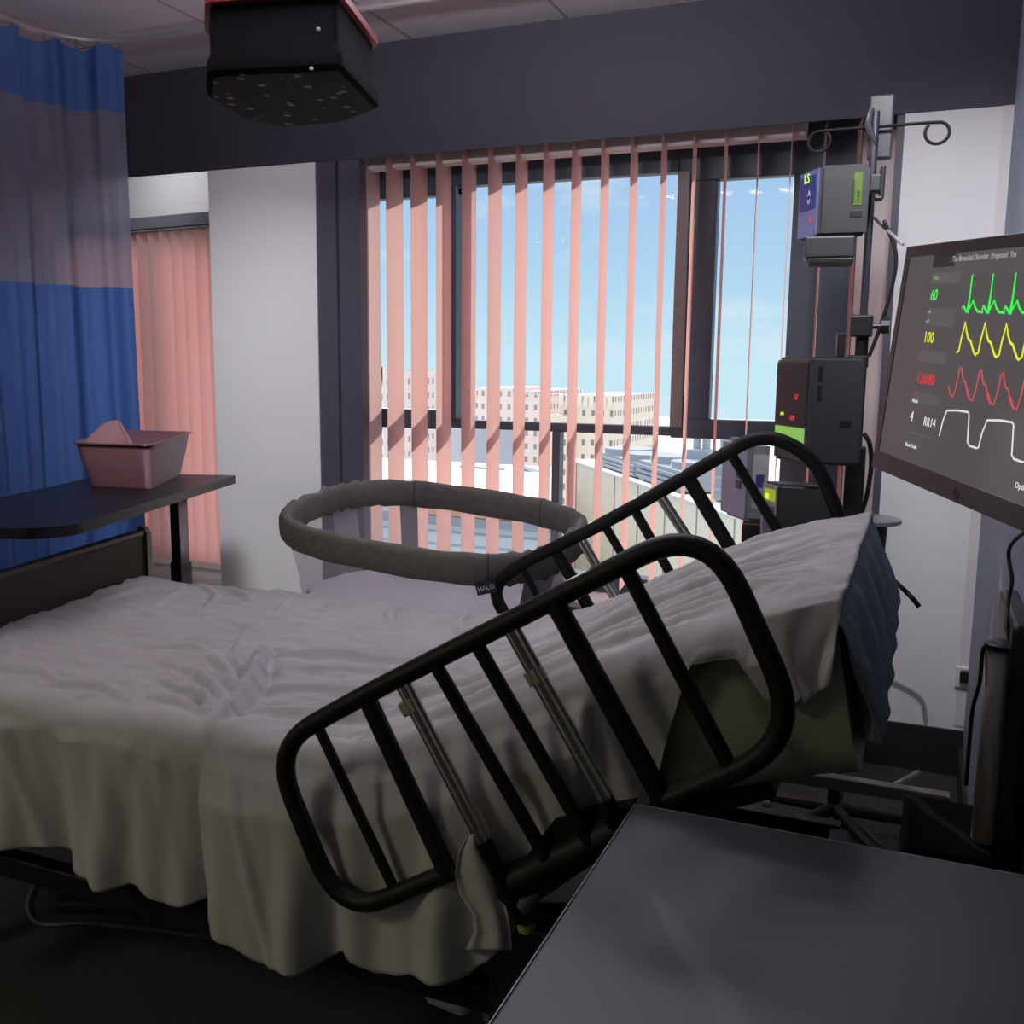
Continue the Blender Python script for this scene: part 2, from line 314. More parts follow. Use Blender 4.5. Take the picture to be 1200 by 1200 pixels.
# ------------------------------------------------------------------ outdoors
def D(px, py, dist): d = ray(px, py); return CAM + d*(dist/d.y)
tower_m = None
def facade(name, base, wincol, fw, fh, ww, wh):
    m = bpy.data.materials.new(name); m.use_nodes = True; t = m.node_tree; p = t.nodes['Principled BSDF']; p.inputs['Roughness'].default_value = .8
    tcn = t.nodes.new('ShaderNodeTexCoord'); sp = t.nodes.new('ShaderNodeSeparateXYZ'); t.links.new(tcn.outputs['Object'], sp.inputs[0])
    def mth(op, a_, b_):
        n = t.nodes.new('ShaderNodeMath'); n.operation = op
        for i, q in enumerate((a_, b_)):
            if q is None: continue
            if isinstance(q, (int, float)): n.inputs[i].default_value = q
            else: t.links.new(q, n.inputs[i])
        return n.outputs[0]
    ad = mth('ADD', sp.outputs[0], sp.outputs[1])
    fx = mth('FRACT', mth('DIVIDE', ad, fw), None); fz = mth('FRACT', mth('DIVIDE', sp.outputs[2], fh), None)
    k = mth('MULTIPLY', mth('MULTIPLY', mth('GREATER_THAN', fx, .5-ww/2), mth('LESS_THAN', fx, .5+ww/2)), mth('MULTIPLY', mth('GREATER_THAN', fz, .5-wh/2), mth('LESS_THAN', fz, .5+wh/2)))
    mxn = t.nodes.new('ShaderNodeMixRGB'); t.links.new(k, mxn.inputs[0]); mxn.inputs[1].default_value = (*base, 1); mxn.inputs[2].default_value = (*wincol, 1)
    t.links.new(mxn.outputs[0], p.inputs[0]); return m
stone = facade('pale_tower_stone', (.92, .77, .70), (.36, .34, .36), 1.55, 2.1, .34, .42)
stone2 = facade('tan_tower_stone', (.90, .75, .60), (.30, .26, .22), 1.45, 2.2, .36, .42)
def tower(name, px0, px1, pyt, dist, depth, m, label, steps=()):
    a_ = D(px0, pyt, dist); b_ = D(px1, pyt, dist); root = thing(name, ((a_.x+b_.x)/2, dist, -60), label, 'building')
    MB().box((a_.x, dist, -60), (b_.x, dist+depth, a_.z)).build('tower_body', m, root)
    for (s0, s1, st) in steps:
        c_ = D(s0, st, dist-2); d_ = D(s1, st, dist-2)
        MB().box((c_.x, dist-2, -60), (d_.x, dist+depth*.6, c_.z)).build('tower_wing', m, root)
    b = MB(); n = 9
    for i in range(n):
        x = a_.x + (b_.x-a_.x)*(i+.5)/n; b.box((x-.3, dist-.3, a_.z-1.6), (x+.3, dist, a_.z+.25))
    b.build('parapet_piers', mat('pale_stone_pier', (.95, .83, .72), .8), root)
    return root
tower('office_tower', 553, 626, 457, 150, 25, stone, 'pale pink stone tower block seen through the blinds, left of two', ((600, 632, 462), (560, 600, 454)))
tower('office_tower', 655, 719, 463, 140, 25, stone2, 'tan stone tower with stepped top, right of two beyond the blinds', ((640, 668, 486),))
tower('office_tower', 440, 449, 432, 120, 20, stone, 'sliver of pale building at the far left behind the blinds')
# pale low roofs and ground
roofw = mat('white_roof_membrane', (.95, .93, .92), .8, var=.05, vscale=.3)
struct(MB().box((-400, 12, -45), (300, 900, -44)).build('trim_10', mat('hazy_city_ground', (.75, .74, .74), .9, var=.2, vscale=.05)), 'hazy city ground far below')
# neighbouring wing: sunlit side wall running away from the window, roof with chillers
r0 = D(667, 540, 46); r1 = Vector((-.13*10.0, 10.0, H-.161*10.0)); zr = r0.z
s_ = (zr - H)
# wall plane passes through both parapet points taken at the same height
ya = (zr-H)/-.099; yb = (zr-H)/-.161; pa = Vector((-.348*ya, ya, zr)); pb = Vector((-.13*yb, yb, zr)); dw = (pb-pa).normalized(); pe = pb + dw*8
nrm = Vector((-dw.y, dw.x, 0))
if nrm.x < 0: nrm = -nrm
wing = thing('neighbouring_wing', (pa.x, pa.y, -44), 'cream building wing with a sloping roof edge beyond the window', 'building')
MB().prism([pa, pe, pe+Vector((0, 0, -40)), pa+Vector((0, 0, -40))], nrm*14).build('side_wall', mat('cream_render', (.98, .86, .68), .8, var=.06, vscale=.4), wing)
b = MB(); b.prism([pa-nrm*.06+Vector((0, 0, -.02)), pe-nrm*.06+Vector((0, 0, -.02)), pe-nrm*.06+Vector((0, 0, .05)), pa-nrm*.06+Vector((0, 0, .05))], nrm*.4); b.build('coping', roofw, wing)
b = MB()
L_ = (pe-pa).length
for s in np.arange(1.5, L_, 3.0):
    q = pa + dw*s - nrm*.02; b.box(q+Vector((-.02, -.02, -30)), q+Vector((.02, .02, -.05)))
b.build('wall_joints', mat('joint_grey', (.4, .38, .36), .8), wing)
# rooftop chillers
chill = mat('chiller_grey', (.36, .39, .43), .6, var=.08, vscale=2)
def roofbox(px0, px1, pyt, pyb, dep, yy):
    a_ = D(px0, pyt, yy); b_ = D(px1, pyt, yy); zb = D(px0, pyb, yy).z
    return a_.x, b_.x, a_.z, zb
cop = lambda px: 540+(px-667)*(622-540)/238
for k, (px0, px1, pt, inset, nt_) in enumerate([(700, 744, 531, 5, 2), (748, 796, 541, 5, 2), (803, 828, 529, 16, 0), (836, 868, 533, 10, 0)]):
    P0 = U(px0, cop(px0)-inset, 'z', zr); P1 = U(px1, cop(px1)-inset, 'z', zr)
    if nt_ == 0: P1 = U(px1, cop(px0)-inset+2, 'z', zr)
    dd = (P1-P0); dd.z = 0; w_ = dd.length; dd.normalize(); n_ = Vector((-dd.y, dd.x, 0)); n_ = n_ if n_.dot(nrm) > 0 or nt_ == 0 and n_.y > 0 else -n_
    ht = U(px0, pt, 'y', P0.y).z - zr
    root = thing('rooftop_chiller', P0, ['grey rooftop chiller at the far end of the cream wing roof', 'grey twin-fan chiller in the middle of the cream wing roof', 'tall grey plant box with a bent duct, left of two', 'tall grey plant box with a bent duct, beside the pale pump', 'small grey roof unit behind the twin-fan chiller'][k], 'rooftop unit', 'plant on the cream wing roof')
    b = MB(); up = Vector((0, 0, .08)); b.prism([P0+up, P1+up, P1+up+n_*(2.2 if nt_ else .9), P0+up+n_*(2.2 if nt_ else .9)], (0, 0, ht))
    for f_ in (.25, .5, .75):
        z = Vector((0, 0, ht*f_)); b.prism([P0+z-n_*.1, P1+z-n_*.1, P1+z, P0+z], (0, 0, .12))
    b.build('casing', chill, root)
    for q_ in range(nt_):
        c_ = P0+dd*w_*(q_+.5)/nt_+n_*1.1; MB().cyl((c_.x, c_.y, zr+ht), (c_.x, c_.y, zr+ht+.35), min(w_/nt_*.42, 1.2)).build('fan_drum', chill, root)
    if nt_ == 0:
        z = zr+ht; g = lambda u, h_: P0+dd*w_*u+n_*.6+Vector((0, 0, ht+h_))
        MB().tube(arcpath([g(.2, -.1), g(.2, .9), g(.65, .9), g(.65, -.1)], .2), .16, 8).build('duct', chill, root)
# lower roofs ahead, below horizon
zt_ = D(560, 562, 40).z; b = MB(); b.prism([(-60, 40, -43.9), (-.366*40, 40, -43.9), (-.366*47, 47, -43.9), (-70, 47, -43.9)], (0, 0, zt_+43.9)); o = b.build('low_rise_building', facade('white_low_rise', (.80, .79, .78), (.45, .5, .55), 400, 1.1, .99, .28)); tag(o, 'white flat-roofed low building below the towers', 'building')
a_ = D(440, 596, 28); c_ = D(650, 596, 28)
gb0 = D(513, 500, 70); gb1 = D(551, 500, 70); o = MB().box((gb0.x, 70, -43.9), (gb1.x, 80, gb0.z)).build('grey_block', mat('grey_concrete_block', (.42, .42, .47), .8)); tag(o, 'plain grey building block left of the pale stone towers', 'building')
for (x0_, y0_, x1_, y1_, lab_) in ((604, 548, 640, 561, 'thin grey ridge line crossing the white low roof'), (540, 552, 590, 556, 'low grey vent strip on the white low roof')):
    p0_ = U(x0_, y0_, 'z', zt_); p1_ = U(x1_, y1_, 'z', zt_)
    q0 = Vector((p0_.x, max(40.3, min(46.5, p0_.y)), zt_)); q1 = Vector((p1_.x, max(40.3, min(46.5, p1_.y)), zt_)); o = MB().tube([q0+Vector((0, 0, .15)), q1+Vector((0, 0, .15))], .15, 6).build('roof_ridge', chill); tag(o, lab_, 'roof ridge')
root = thing('louvred_building', ((a_.x+c_.x)/2, 28, -44), 'pale building with an orange band and white louvre lines, seen through the bassinet', 'building')
zt2_ = D(560, 592, 28).z; b = MB(); b.prism([(-34, 28, -43.9), (-.364*28, 28, -43.9), (-.364*38, 38, -43.9), (-50, 38, -43.9)], (0, 0, zt2_+43.9)); b.build('wall', facade('louvre_facade', (.85, .83, .83), (.45, .48, .52), 400, .42, .99, .22), root)
b = MB(); zq = D(560, 606, 28).z; zq2 = D(560, 597, 28).z; b.box((D(500, 600, 28).x, 27.8, zq), (D(640, 600, 28).x, 28, zq2)); b.build('orange_band', mat('orange_band', (.85, .42, .25), .8), root)
b = MB(); zq = D(560, 617, 28).z; zq2 = D(560, 607, 28).z; b.box((-34, 27.75, zq), (-.366*28, 28, zq2)); b.build('grey_band', mat('grey_band', (.38, .38, .42), .8), root)
# ------------------------------------------------------------------ hospital bed
YN, YF = 1.275, 2.2                        # mattress sides
TX = [-2.3, -2.06, -1.0, -.86, -.75, -.65, -.56, -.48, -.42, -.29, -.19, -.1, 0.0]
TZ = [.70, .70, .70, .708, .730, .770, .818, .864, .899, .957, .992, 1.018, 1.03]
def top(x):
    x = np.asarray(x, float); acc = 0
    for d_ in np.linspace(-.06, .06, 7): acc = acc + np.interp(x+d_, TX, TZ)
    return acc/7
XE = -.085                                  # head end of the top surface
bed = thing('hospital_bed', (-1.1, 1.7, 0), 'adjustable hospital bed with raised head section and black side rails', 'bed')
# mattress body
mroot = None
P = []
ss = np.concatenate([np.linspace(-2.06, XE, 70)])
for x in ss:
    z = float(top(x)); sl = (float(top(x+.01))-float(top(x-.01)))/.02; nx, nz_v = -sl/math.hypot(sl, 1), 1/math.hypot(sl, 1)
    ring = []
    prof = []
    for a_ in np.linspace(0, 1, 5): ring.append((YN + .016 + .05*(1-math.sin(a_*math.pi/2)), -.05*(1-math.cos(a_*math.pi/2))))
    sec = [(y, d_) for y, d_ in ring] + [(YN+.008, -.1), (YN+.012, -.17), (YN+.035, -.215), (YN+.08, -.225)] + [(YF-.08, -.225), (YF-.03, -.215), (YF, -.17), (YF+.006, -.1), (YF, -.05), (YF-.02, -.015), (YF-.05, 0)] + [(YF-.05-(YF-YN-.1)*k/6, 0) for k in range(1, 6)]
    P.append([Vector((x + nx*(d_-.012), y, z + nz_v*(d_-.012))) for y, d_ in sec])
mt = MB().loft([[tuple(p) for p in r] for r in P]).build('mattress', fitted_m, None, True, 60)
tag(mt, 'thick mattress in a pale green-white fitted sheet under the white top sheet', 'mattress')
# sheet: hem heights along the near side
HX = [-2.2, -1.75, -1.6, -1.45, -1.35, -1.25, -1.17, -1.10, -1.086, -1.08, -1.0, -.93, -.855, -.79, -.735, -.66, -.60, -.565, -.535, -.50, -.475, -.43, -.385, -.345, -.31, -.285, -.26, -.20, -.165, -.13, -.10, XE+.008]
HZ = [.40, .41, .405, .412, .388, .392, .372, .392, .398, .375, .362, .352, .352, .394, .374, .398, .412, .422, .452, .50, .58, .635, .662, .680, .72, .83, .930, .948, .90, .885, .93, 1.00]
RIDGES = [  # polyline in bed plan, height, width
    ([(-1.075, 1.25), (-1.10, 1.36), (-1.15, 1.48), (-1.24, 1.62), (-1.27, 1.70)], .022, .020),
    ([(-1.08, 1.28), (-1.16, 1.37), (-1.25, 1.42), (-1.36, 1.45)], .013, .013), ([(-1.12, 1.36), (-1.21, 1.45), (-1.33, 1.52), (-1.45, 1.54)], .012, .012),
    ([(-1.13, 1.42), (-1.24, 1.53), (-1.36, 1.61)], .011, .012), ([(-1.09, 1.31), (-1.2, 1.35), (-1.32, 1.37)], .009, .010), ([(-1.17, 1.51), (-1.3, 1.62), (-1.38, 1.75)], .009, .012),
    ([(-1.1, 1.34), (-1.0, 1.40), (-.85, 1.42), (-.7, 1.43)], .010, .018), ([(-1.15, 1.46), (-1.0, 1.52), (-.8, 1.56), (-.6, 1.55)], .012, .022), ([(-1.25, 1.66), (-1.1, 1.74), (-.95, 1.78)], .010, .020),
    ([(-1.2, 1.55), (-1.05, 1.66), (-.85, 1.72)], .008, .016), ([(-1.55, 1.34), (-1.42, 1.38), (-1.30, 1.33)], .009, .012), ([(-1.7, 1.33), (-1.6, 1.40), (-1.5, 1.36)], .008, .012), ([(-1.45, 1.30), (-1.38, 1.35)], .008, .010),
    ([(-1.9, 2.16), (-1.82, 2.05), (-1.78, 1.9), (-1.78, 1.78)], .009, .012), ([(-1.96, 2.14), (-1.93, 2.0), (-1.93, 1.85)], .009, .012), ([(-1.86, 2.17), (-1.72, 2.08), (-1.66, 1.96)], .008, .010), ([(-1.99, 2.16), (-2.0, 1.98), (-2.02, 1.8)], .008, .012),
    ([(-1.82, 2.17), (-1.66, 2.12), (-1.55, 2.02)], .008, .010), ([(-1.46, 2.2), (-1.48, 2.08), (-1.44, 1.96)], .008, .012), ([(-1.3, 2.2), (-1.36, 2.06), (-1.36, 1.95)], .008, .010), ([(-1.2, 2.2), (-1.2, 2.1), (-1.14, 2.0)], .008, .014),
    ([(-1.02, 2.2), (-1.0, 2.08), (-.93, 1.98), (-.9, 1.85)], .010, .016), ([(-1.5, 1.85), (-1.4, 1.80), (-1.36, 1.70)], .007, .010), ([(-1.55, 1.62), (-1.44, 1.66), (-1.34, 1.62)], .007, .010),
    # raised head section, long creases
    ([(-.82, 1.32), (-.6, 1.36), (-.4, 1.38), (-.2, 1.42)], .012, .016), ([(-.88, 1.42), (-.66, 1.46), (-.42, 1.49), (-.14, 1.55)], .011, .015), ([(-.86, 1.54), (-.6, 1.58), (-.35, 1.64), (-.12, 1.74)], .013, .018),
    ([(-.8, 1.66), (-.55, 1.70), (-.3, 1.78), (-.12, 1.88)], .011, .016), ([(-.82, 1.8), (-.58, 1.86), (-.34, 1.94), (-.14, 2.02)], .012, .018), ([(-.72, 1.95), (-.5, 2.02), (-.3, 2.08), (-.12, 2.14)], .010, .016),
    ([(-.66, 1.30), (-.5, 1.31), (-.36, 1.30)], .010, .012), ([(-.5, 1.44), (-.3, 1.47), (-.16, 1.50)], .008, .010), ([(-.44, 1.72), (-.3, 1.72), (-.14, 1.80)], .008, .011), ([(-.95, 1.33), (-.86, 1.5), (-.80, 1.7), (-.78, 1.9)], .010, .03),
    ([(-.70, 1.38), (-.52, 1.42), (-.40, 1.44)], .006, .008), ([(-.76, 1.48), (-.62, 1.52), (-.5, 1.53)], .007, .009), ([(-.40, 1.56), (-.26, 1.60), (-.15, 1.66)], .008, .009), ([(-.9, 1.6), (-.7, 1.63), (-.6, 1.64)], .008, .012),
    ([(-1.0, 1.27), (-.85, 1.30), (-.75, 1.29)], .008, .010), ([(-.62, 1.78), (-.45, 1.83), (-.3, 1.88)], .007, .009)]
def ridge_field(X, Y):
    out_ = np.zeros_like(X)
    for pts, hgt, w in RIDGES:
        pts = np.array(pts); best = np.full(X.shape, 9.); tt = np.zeros_like(X); n = len(pts)-1
        for i in range(n):
            a_, b_ = pts[i], pts[i+1]; d_ = b_-a_; L = d_@d_; t = np.clip(((X-a_[0])*d_[0]+(Y-a_[1])*d_[1])/L, 0, 1)
            dist = np.hypot(X-a_[0]-t*d_[0], Y-a_[1]-t*d_[1]); k = dist < best; best = np.where(k, dist, best); tt = np.where(k, (i+t)/n, tt)
        w_ = w*.62*(.7+.6*np.sin(math.pi*tt)); g = np.exp(-(best/w_)**2) - .32*np.exp(-((best-2.0*w_)/w_)**2)
        out_ += 1.35*hgt*g*np.sin(math.pi*np.clip(tt, .04, .96))**.6
    return out_
def nfield(X, Y, sx_, sy_, seed):
    out_ = np.zeros(X.shape)
    for i in range(X.shape[0]):
        for j in range(X.shape[1]): out_[i, j] = noise.noise((X[i, j]*sx_, Y[i, j]*sy_, seed))
    return out_
xs_ = np.linspace(-2.075, XE+.008, 300); hem = np.interp(xs_, HX, HZ)
hem = hem + np.array([.006*noise.noise((x*22, 3.3, 0)) for x in xs_])*(xs_ < -.35)
TOPZ = top(xs_); RC = .055
n1, n2, n3, n4 = 46, 7, 120, 14
PX = np.zeros((300, n1+n2+n3+n4)); PY = PX.copy(); PZ = PX.copy(); kind_ = PX.copy()
for i, x in enumerate(xs_):
    zt = TOPZ[i]; col = []
    zc = zt - RC
    zh = min(hem[i], zc-.002) if hem[i] < zc-.01 else hem[i]
    hang = max(zc - zh, 0.0)
    if zh >= zc-.01:                        # hem lies on the rounded edge
        ah = math.asin(max(0, min(1, (zh-zc)/RC)))
    else: ah = 0
    for k in range(n1):
        t = k/(n1-1); z = zh + hang*t if hang > 0 else zh; fall = (1-t)*hang
        pleat = (.016*math.sin(x*19+.6) + .012*math.sin(x*41+1.7*math.sin(x*7)) + .007*math.sin(x*73+2))*min(1, fall/.22)
        step = .034/(1+math.exp(-(x+1.083)/.0025))*min(1, .3+fall/.08)*(x < -.4) if x > -1.3 else 0
        col.append((YN-.012 - pleat - step - .028*fall*(x < -.3), z, 1))
    for k in range(1, n2+1):
        a_ = ah + (math.pi/2-ah)*k/n2; col.append((YN-.012+RC*(1-math.cos(a_)), zc+RC*math.sin(a_), 2))
    ya_, yb_ = YN-.012+RC, YF+.012-RC
    for k in range(1, n3+1): col.append((ya_+(yb_-ya_)*k/n3, zt, 3))
    for k in range(1, n4+1):
        t = k/n4; aa = min(t*2.4, 1)*math.pi/2; zz = zc+RC*math.cos(aa) - max(0, t-1/2.4)*.30
        col.append((yb_+RC*math.sin(aa)+.02*max(0, t-.4)*math.sin(x*23), zz, 4))
    for j, (y, z, kd) in enumerate(col): PX[i, j] = x; PY[i, j] = y; PZ[i, j] = z; kind_[i, j] = kd
wr = ridge_field(PX, PY); big = nfield(PX, PY, 5, 5, 1.1); med = nfield(PX, PY, 13, 26, 4.2); dia = nfield(PX*.8+PY*.6, PY*.8-PX*.6, 9, 40, 8.1)
rdg = np.maximum(0, 1-6*np.abs(nfield(PX+.25*PY, PY, 5, 9, 3.7)))*np.clip(nfield(PX, PY, 4, 4, 9.9)*2+.5, 0, 1) + .8*np.maximum(0, 1-6*np.abs(nfield(PX*.7-PY*.7, PX*.7+PY*.7, 4, 9, 5.1)))*np.clip(nfield(PX, PY, 4, 4, 2.9)*2+.4, 0, 1)
topw = np.where(kind_ == 3, 1, np.where(kind_ == 1, 0, .5))
PZ += topw*(.0055*rdg + wr + .008*big + .007*med + .007*np.maximum(dia, 0)*(PX > -1.5) + .002)
side = (kind_ == 1); sidez = nfield(PX, PZ, 7, 3, 2.5); fine = nfield(PX+PZ*.3, PZ, 30, 9, 6.5)
PY -= side*(.012*np.abs(sidez) + .005*fine + .010*np.maximum(0, 1-5*np.abs(nfield(PX+.35*PZ, PZ, 6, 1.2, 12.7))))
# gentle sag along the length at the near edge of the foot half and slack sheet at the fold
PZ += np.where(kind_ >= 2, .006*np.sin(PX*9+PY*4), 0)*(PX < -.8)
sheet = grid('bed_sheet', np.stack([PX, PY, PZ], -1), sheet_m)
solidify(sheet, .0025, 1)
tag(sheet, 'rumpled white top sheet draped over the bed and hanging down its near side', 'sheet')
# fabric hanging over the head end of the mattress
dz0 = float(top(XE)); P = []
for i in range(60):
    y = YN+.0 + (YF-YN)*i/59; row = []
    L = np.interp(y, [YN, 1.5, 1.8, 2.0, YF], [.17, .24, .30, .31, .30])
    for k in range(34):
        t = k/33; s_ = t*L; cur = min(s_/.05, 1)
        x = XE - .025 + .045*math.sin(cur*math.pi/2) + .24*max(0, s_-.03) - .5*max(0, s_-.19)
        z = dz0 - .008 - .03*(1-math.cos(cur*math.pi/2)) - .93*max(0, s_-.03)
        f = .010*math.sin(y*34+3*t) + .007*math.sin(y*71+t*5) ; x += f*min(1, s_/.08)
        row.append((x, y, z))
    P.append(row)
ed = grid('head_end_drape', P, drape_m, sheet); solidify(ed, .002, 0); ed['label'] = 'sheet fabric over the head end, coloured darker for its shade'
# loose near corner of the sheet and the twisted strip hanging between the rail bars
def flap(name, poly, y, m, parent, bul=.02):
    P = []; A, B, C_, D_ = [Vector(q) for q in poly]
    for i in range(22):
        u = i/21; row = []
        for j in range(22):
            v = j/21; p = (A*(1-u)+B*u)*(1-v) + (D_*(1-u)+C_*u)*v
            w = bul*(math.sin(u*math.pi*2.2+v*2)*.45 + .3*math.sin(v*7+u*3)) * (.3+v); row.append((p.x, p.y - abs(w)*.6, p.z))
        P.append(row)
    o = grid(name, P, m, parent); solidify(o, .002, 0); return o
def UN(px, py, y=1.235): return U(px, py, 'y', y)
flap('sheet_corner', [UN(893, 722, 1.262), UN(986, 700, 1.272), UN(974, 800, 1.225), UN(943, 822, 1.225)], 0, sheet_m, sheet, .02)
P = []
cl = [(556, 978, 7), (557, 998, 19), (561, 1025, 28), (566, 1050, 26), (575, 1072, 20), (577, 1092, 21), (573, 1113, 27)]
for i in range(26):
    u = i/25*(len(cl)-1); k = min(int(u), len(cl)-2); f_ = u-k; f_ = f_*f_*(3-2*f_); cx, cy, hw = [cl[k][q]*(1-f_)+cl[k+1][q]*f_ for q in range(3)]
    P.append([tuple(UN(cx+hw*math.cos(math.pi*j/15), cy, 1.207 - .010*math.sin(math.pi*j/15) - .005*math.sin(j*.9+i*.12))) for j in range(16)])
o = grid('hanging_strip', P, sheet_m, sheet); solidify(o, .002, 0)
# bed frame
def bp_(name, m=black_metal, par=bed, sm=False): return lambda b: b.build(name, m, par, sm)
MB().box((-2.06, 1.30, .40), (-.75, 2.17, .43), .005).build('foot_deck', black_metal, bed)
b = MB(); ang = math.radians(25); Mh = Matrix.Translation((-.80, 0, .43)) @ Matrix.Rotation(-ang, 4, 'Y'); b.box((0, 1.32, 0), (.72, 2.15, .03), .005, Mh); b.build('head_deck', black_metal, bed)
for y in (1.30, 2.11): MB().box((-2.06, y, .30), (-.10, y+.035, .345), .004).build('side_beam', black_metal, bed)
MB().box((-.12, 1.33, .30), (-.08, 2.11, .34), .004).build('end_beam', black_metal, bed)
MB().box((-2.10, 1.30, .30), (-2.06, 2.15, .34), .004).build('end_beam', black_metal, bed)
MB().box((-.30, 2.085, .435), (.108, 2.115, .462), .003).build('head_beam', beige_metal, bed)
MB().box((.035, 2.04, .0), (.068, 2.07, .44), .003).build('head_post', beige_metal, bed)
b = MB(); b.tube([(-.02, 2.11, .44), (.05, 2.25, .44)], .006, 8); b.tube([(-.06, 2.10, .36), (.03, 2.07, .30)], .005, 8); b.build('brace', beige_metal, bed)
for x, y in ((-1.95, 1.36), (-1.95, 2.08), (-.10, 2.10), (-.30, 1.40)):
    l = MB().box((x-.02, y-.02, .08), (x+.02, y+.02, .31), .004).build('leg', beige_metal if x > 0 else black_metal, bed)
    MB().cyl((x-.012, y, .04), (x+.012, y, .04), .04).build('caster', black_plastic, l, True)
b = MB(); b.tube([(-1.7, 1.5, .12), (-.5, 1.5, .38)], .02); b.tube([(-1.7, 1.95, .12), (-.5, 1.95, .38)], .02); b.build('lift_arm', black_metal, bed, True)
MB().box((-1.4, 1.6, .2), (-1.0, 1.85, .3), .01).build('motor_housing', black_plastic, bed)
# rails -------------------------------------------------------------
def rail(Y, outline, bars, chromes, r, name, arcs=.07):
    q = lambda p: U(p[0], p[1], 'y', Y)
    rt = MB().tube(arcpath([q(p) for p in outline], arcs, 8), r, 12).build(name, black_metal, bed, True)
    rt['label'] = 'near black side rail' if Y < 1.5 else 'far black side rail'
    for (a_, b_, w_) in bars: MB().tube([q(a_), q(b_)], w_, 10, flat=1.0).build('bar', black_metal, rt, True)
    for (a_, b_, cl_, sl_) in chromes:
        A, B = q(a_), q(b_); d_ = (B-A).normalized(); sd = Vector((d_.z, 0, -d_.x))*.0062
        c_ = MB().tube([A-sd, B-sd], .0072, 12).tube([A+sd*1.05, B+sd*1.05], .0058, 12).build('telescopic_tube', chrome, rt, True); c_['label'] = 'shiny chrome telescopic tube'
        if cl_: K = q(cl_); MB().box((-.015, -.011, -.0055), (.015, .011, .0055), .003, frame(K, (d_.z, 0, -d_.x), d_)).build('clip', cream, rt)
        if sl_: MB().tube([B, q(sl_)], .012, 10, flat=1.25).build('sleeve', black_metal, rt, True)
    return rt
rail(1.2, [(526, 1022), (400, 1075), (318, 876), (420, 818), (600, 727), (830, 610), (944, 868), (780, 938)],
     [((371, 848), (464, 1046), .0085), ((432, 822), (524, 1022), .0145), ((510, 778), (640, 1005), .0105), ((557, 752), (692, 988), .0105), ((650, 705), (777, 938), .0145), ((733, 665), (853, 895), .0105)],
     [((470, 798), (566, 985), (480, 828), (612, 1078)), ((597, 733), (709, 936), (628, 792), (722, 966))], .0148, 'side_rail', .1)
rail(2.3, [(640, 722), (600, 735), (575, 690), (610, 661), (700, 617), (760, 584), (894, 506), (955, 535), (992, 630)],
     [((614, 668), (645, 727), .010), ((653, 648), (690, 712), .016), ((710, 618), (753, 690), .011), ((744, 598), (787, 675), .012), ((808, 562), (860, 650), .017), ((858, 534), (915, 628), .012)],
     [((682, 634), (720, 700), None, None), ((774, 582), (815, 645), None, None)], .0165, 'side_rail', .09)
# brackets under the near rail
q = lambda x, y, Y=1.215: U(x, y, 'y', Y)
b = MB(); b.tube([q(590, 1040), q(735, 968)], .026, 10); b.build('rail_crossbar', black_metal, bed, True)
b = MB(); b.prism([q(612, 1010), q(650, 960), q(740, 945), q(735, 985), q(640, 1050), q(612, 1060)], (0, .03, 0)); b.build('bracket', black_metal, bed)
b = MB(); b.box((-.6, 1.25, .40), (-.15, 1.30, .50), .01); b.box((-.55, 1.25, .3), (-.42, 1.32, .42), .01); b.build('actuator_box', black_plastic, bed)
MB().cyl(q(606, 1066, 1.2), q(637, 1032, 1.24), .016).build('release_cylinder', mat('satin_steel', (.5, .52, .56), .3, .8), bed, True)
MB().lathe(q(617, 1085, 1.21), [(.001, -.008), (.012, -.007), (.014, 0), (.012, .007), (.001, .008)], 16).build('end_plug', mat('yellow_plug', (.35, .3, .10), .5), bed, True)
MB().box(q(588, 1040, 1.215)+Vector((-.008, 0, -.035)), q(588, 1040, 1.215)+Vector((.012, .01, .02)), .003).build('latch_plate', mat('dull_grey_plate', (.18, .2, .22), .4, .3), bed)
# footboard
fa = U(0, 665, 'z', .845); fb = U(166, 617, 'z', .845); fd = (fb-fa); fd.z = 0; fd.normalize(); f0 = fb - fd*1.06
Mf = frame((f0.x, f0.y, .25), fd, (0, 0, 1))
b = MB(); b.M = Mf; b.box((0, 0, 0), (1.05, .575, .022), .004); b.build('footboard', brown_wood, bed)
b = MB(); b.M = Mf
b.loft([[(1.035, y_, z_) for y_, z_ in ((0, -.006), (.58, -.006), (.598, .002), (.602, .012), (.598, .022), (.58, .03), (0, .03))], [(1.06, y_, z_) for y_, z_ in ((0, -.006), (.575, -.006), (.593, .002), (.597, .012), (.593, .022), (.575, .03), (0, .03))]])
b.build('footboard_end_cap', mat('brown_edge_cap', (.06, .04, .03), .3), bed, True)
b = MB(); b.M = Mf; b.box((0, .573, -.003), (1.04, .590, .025), .004); b.build('footboard_edging', MATS['brown_edge_cap'], bed)
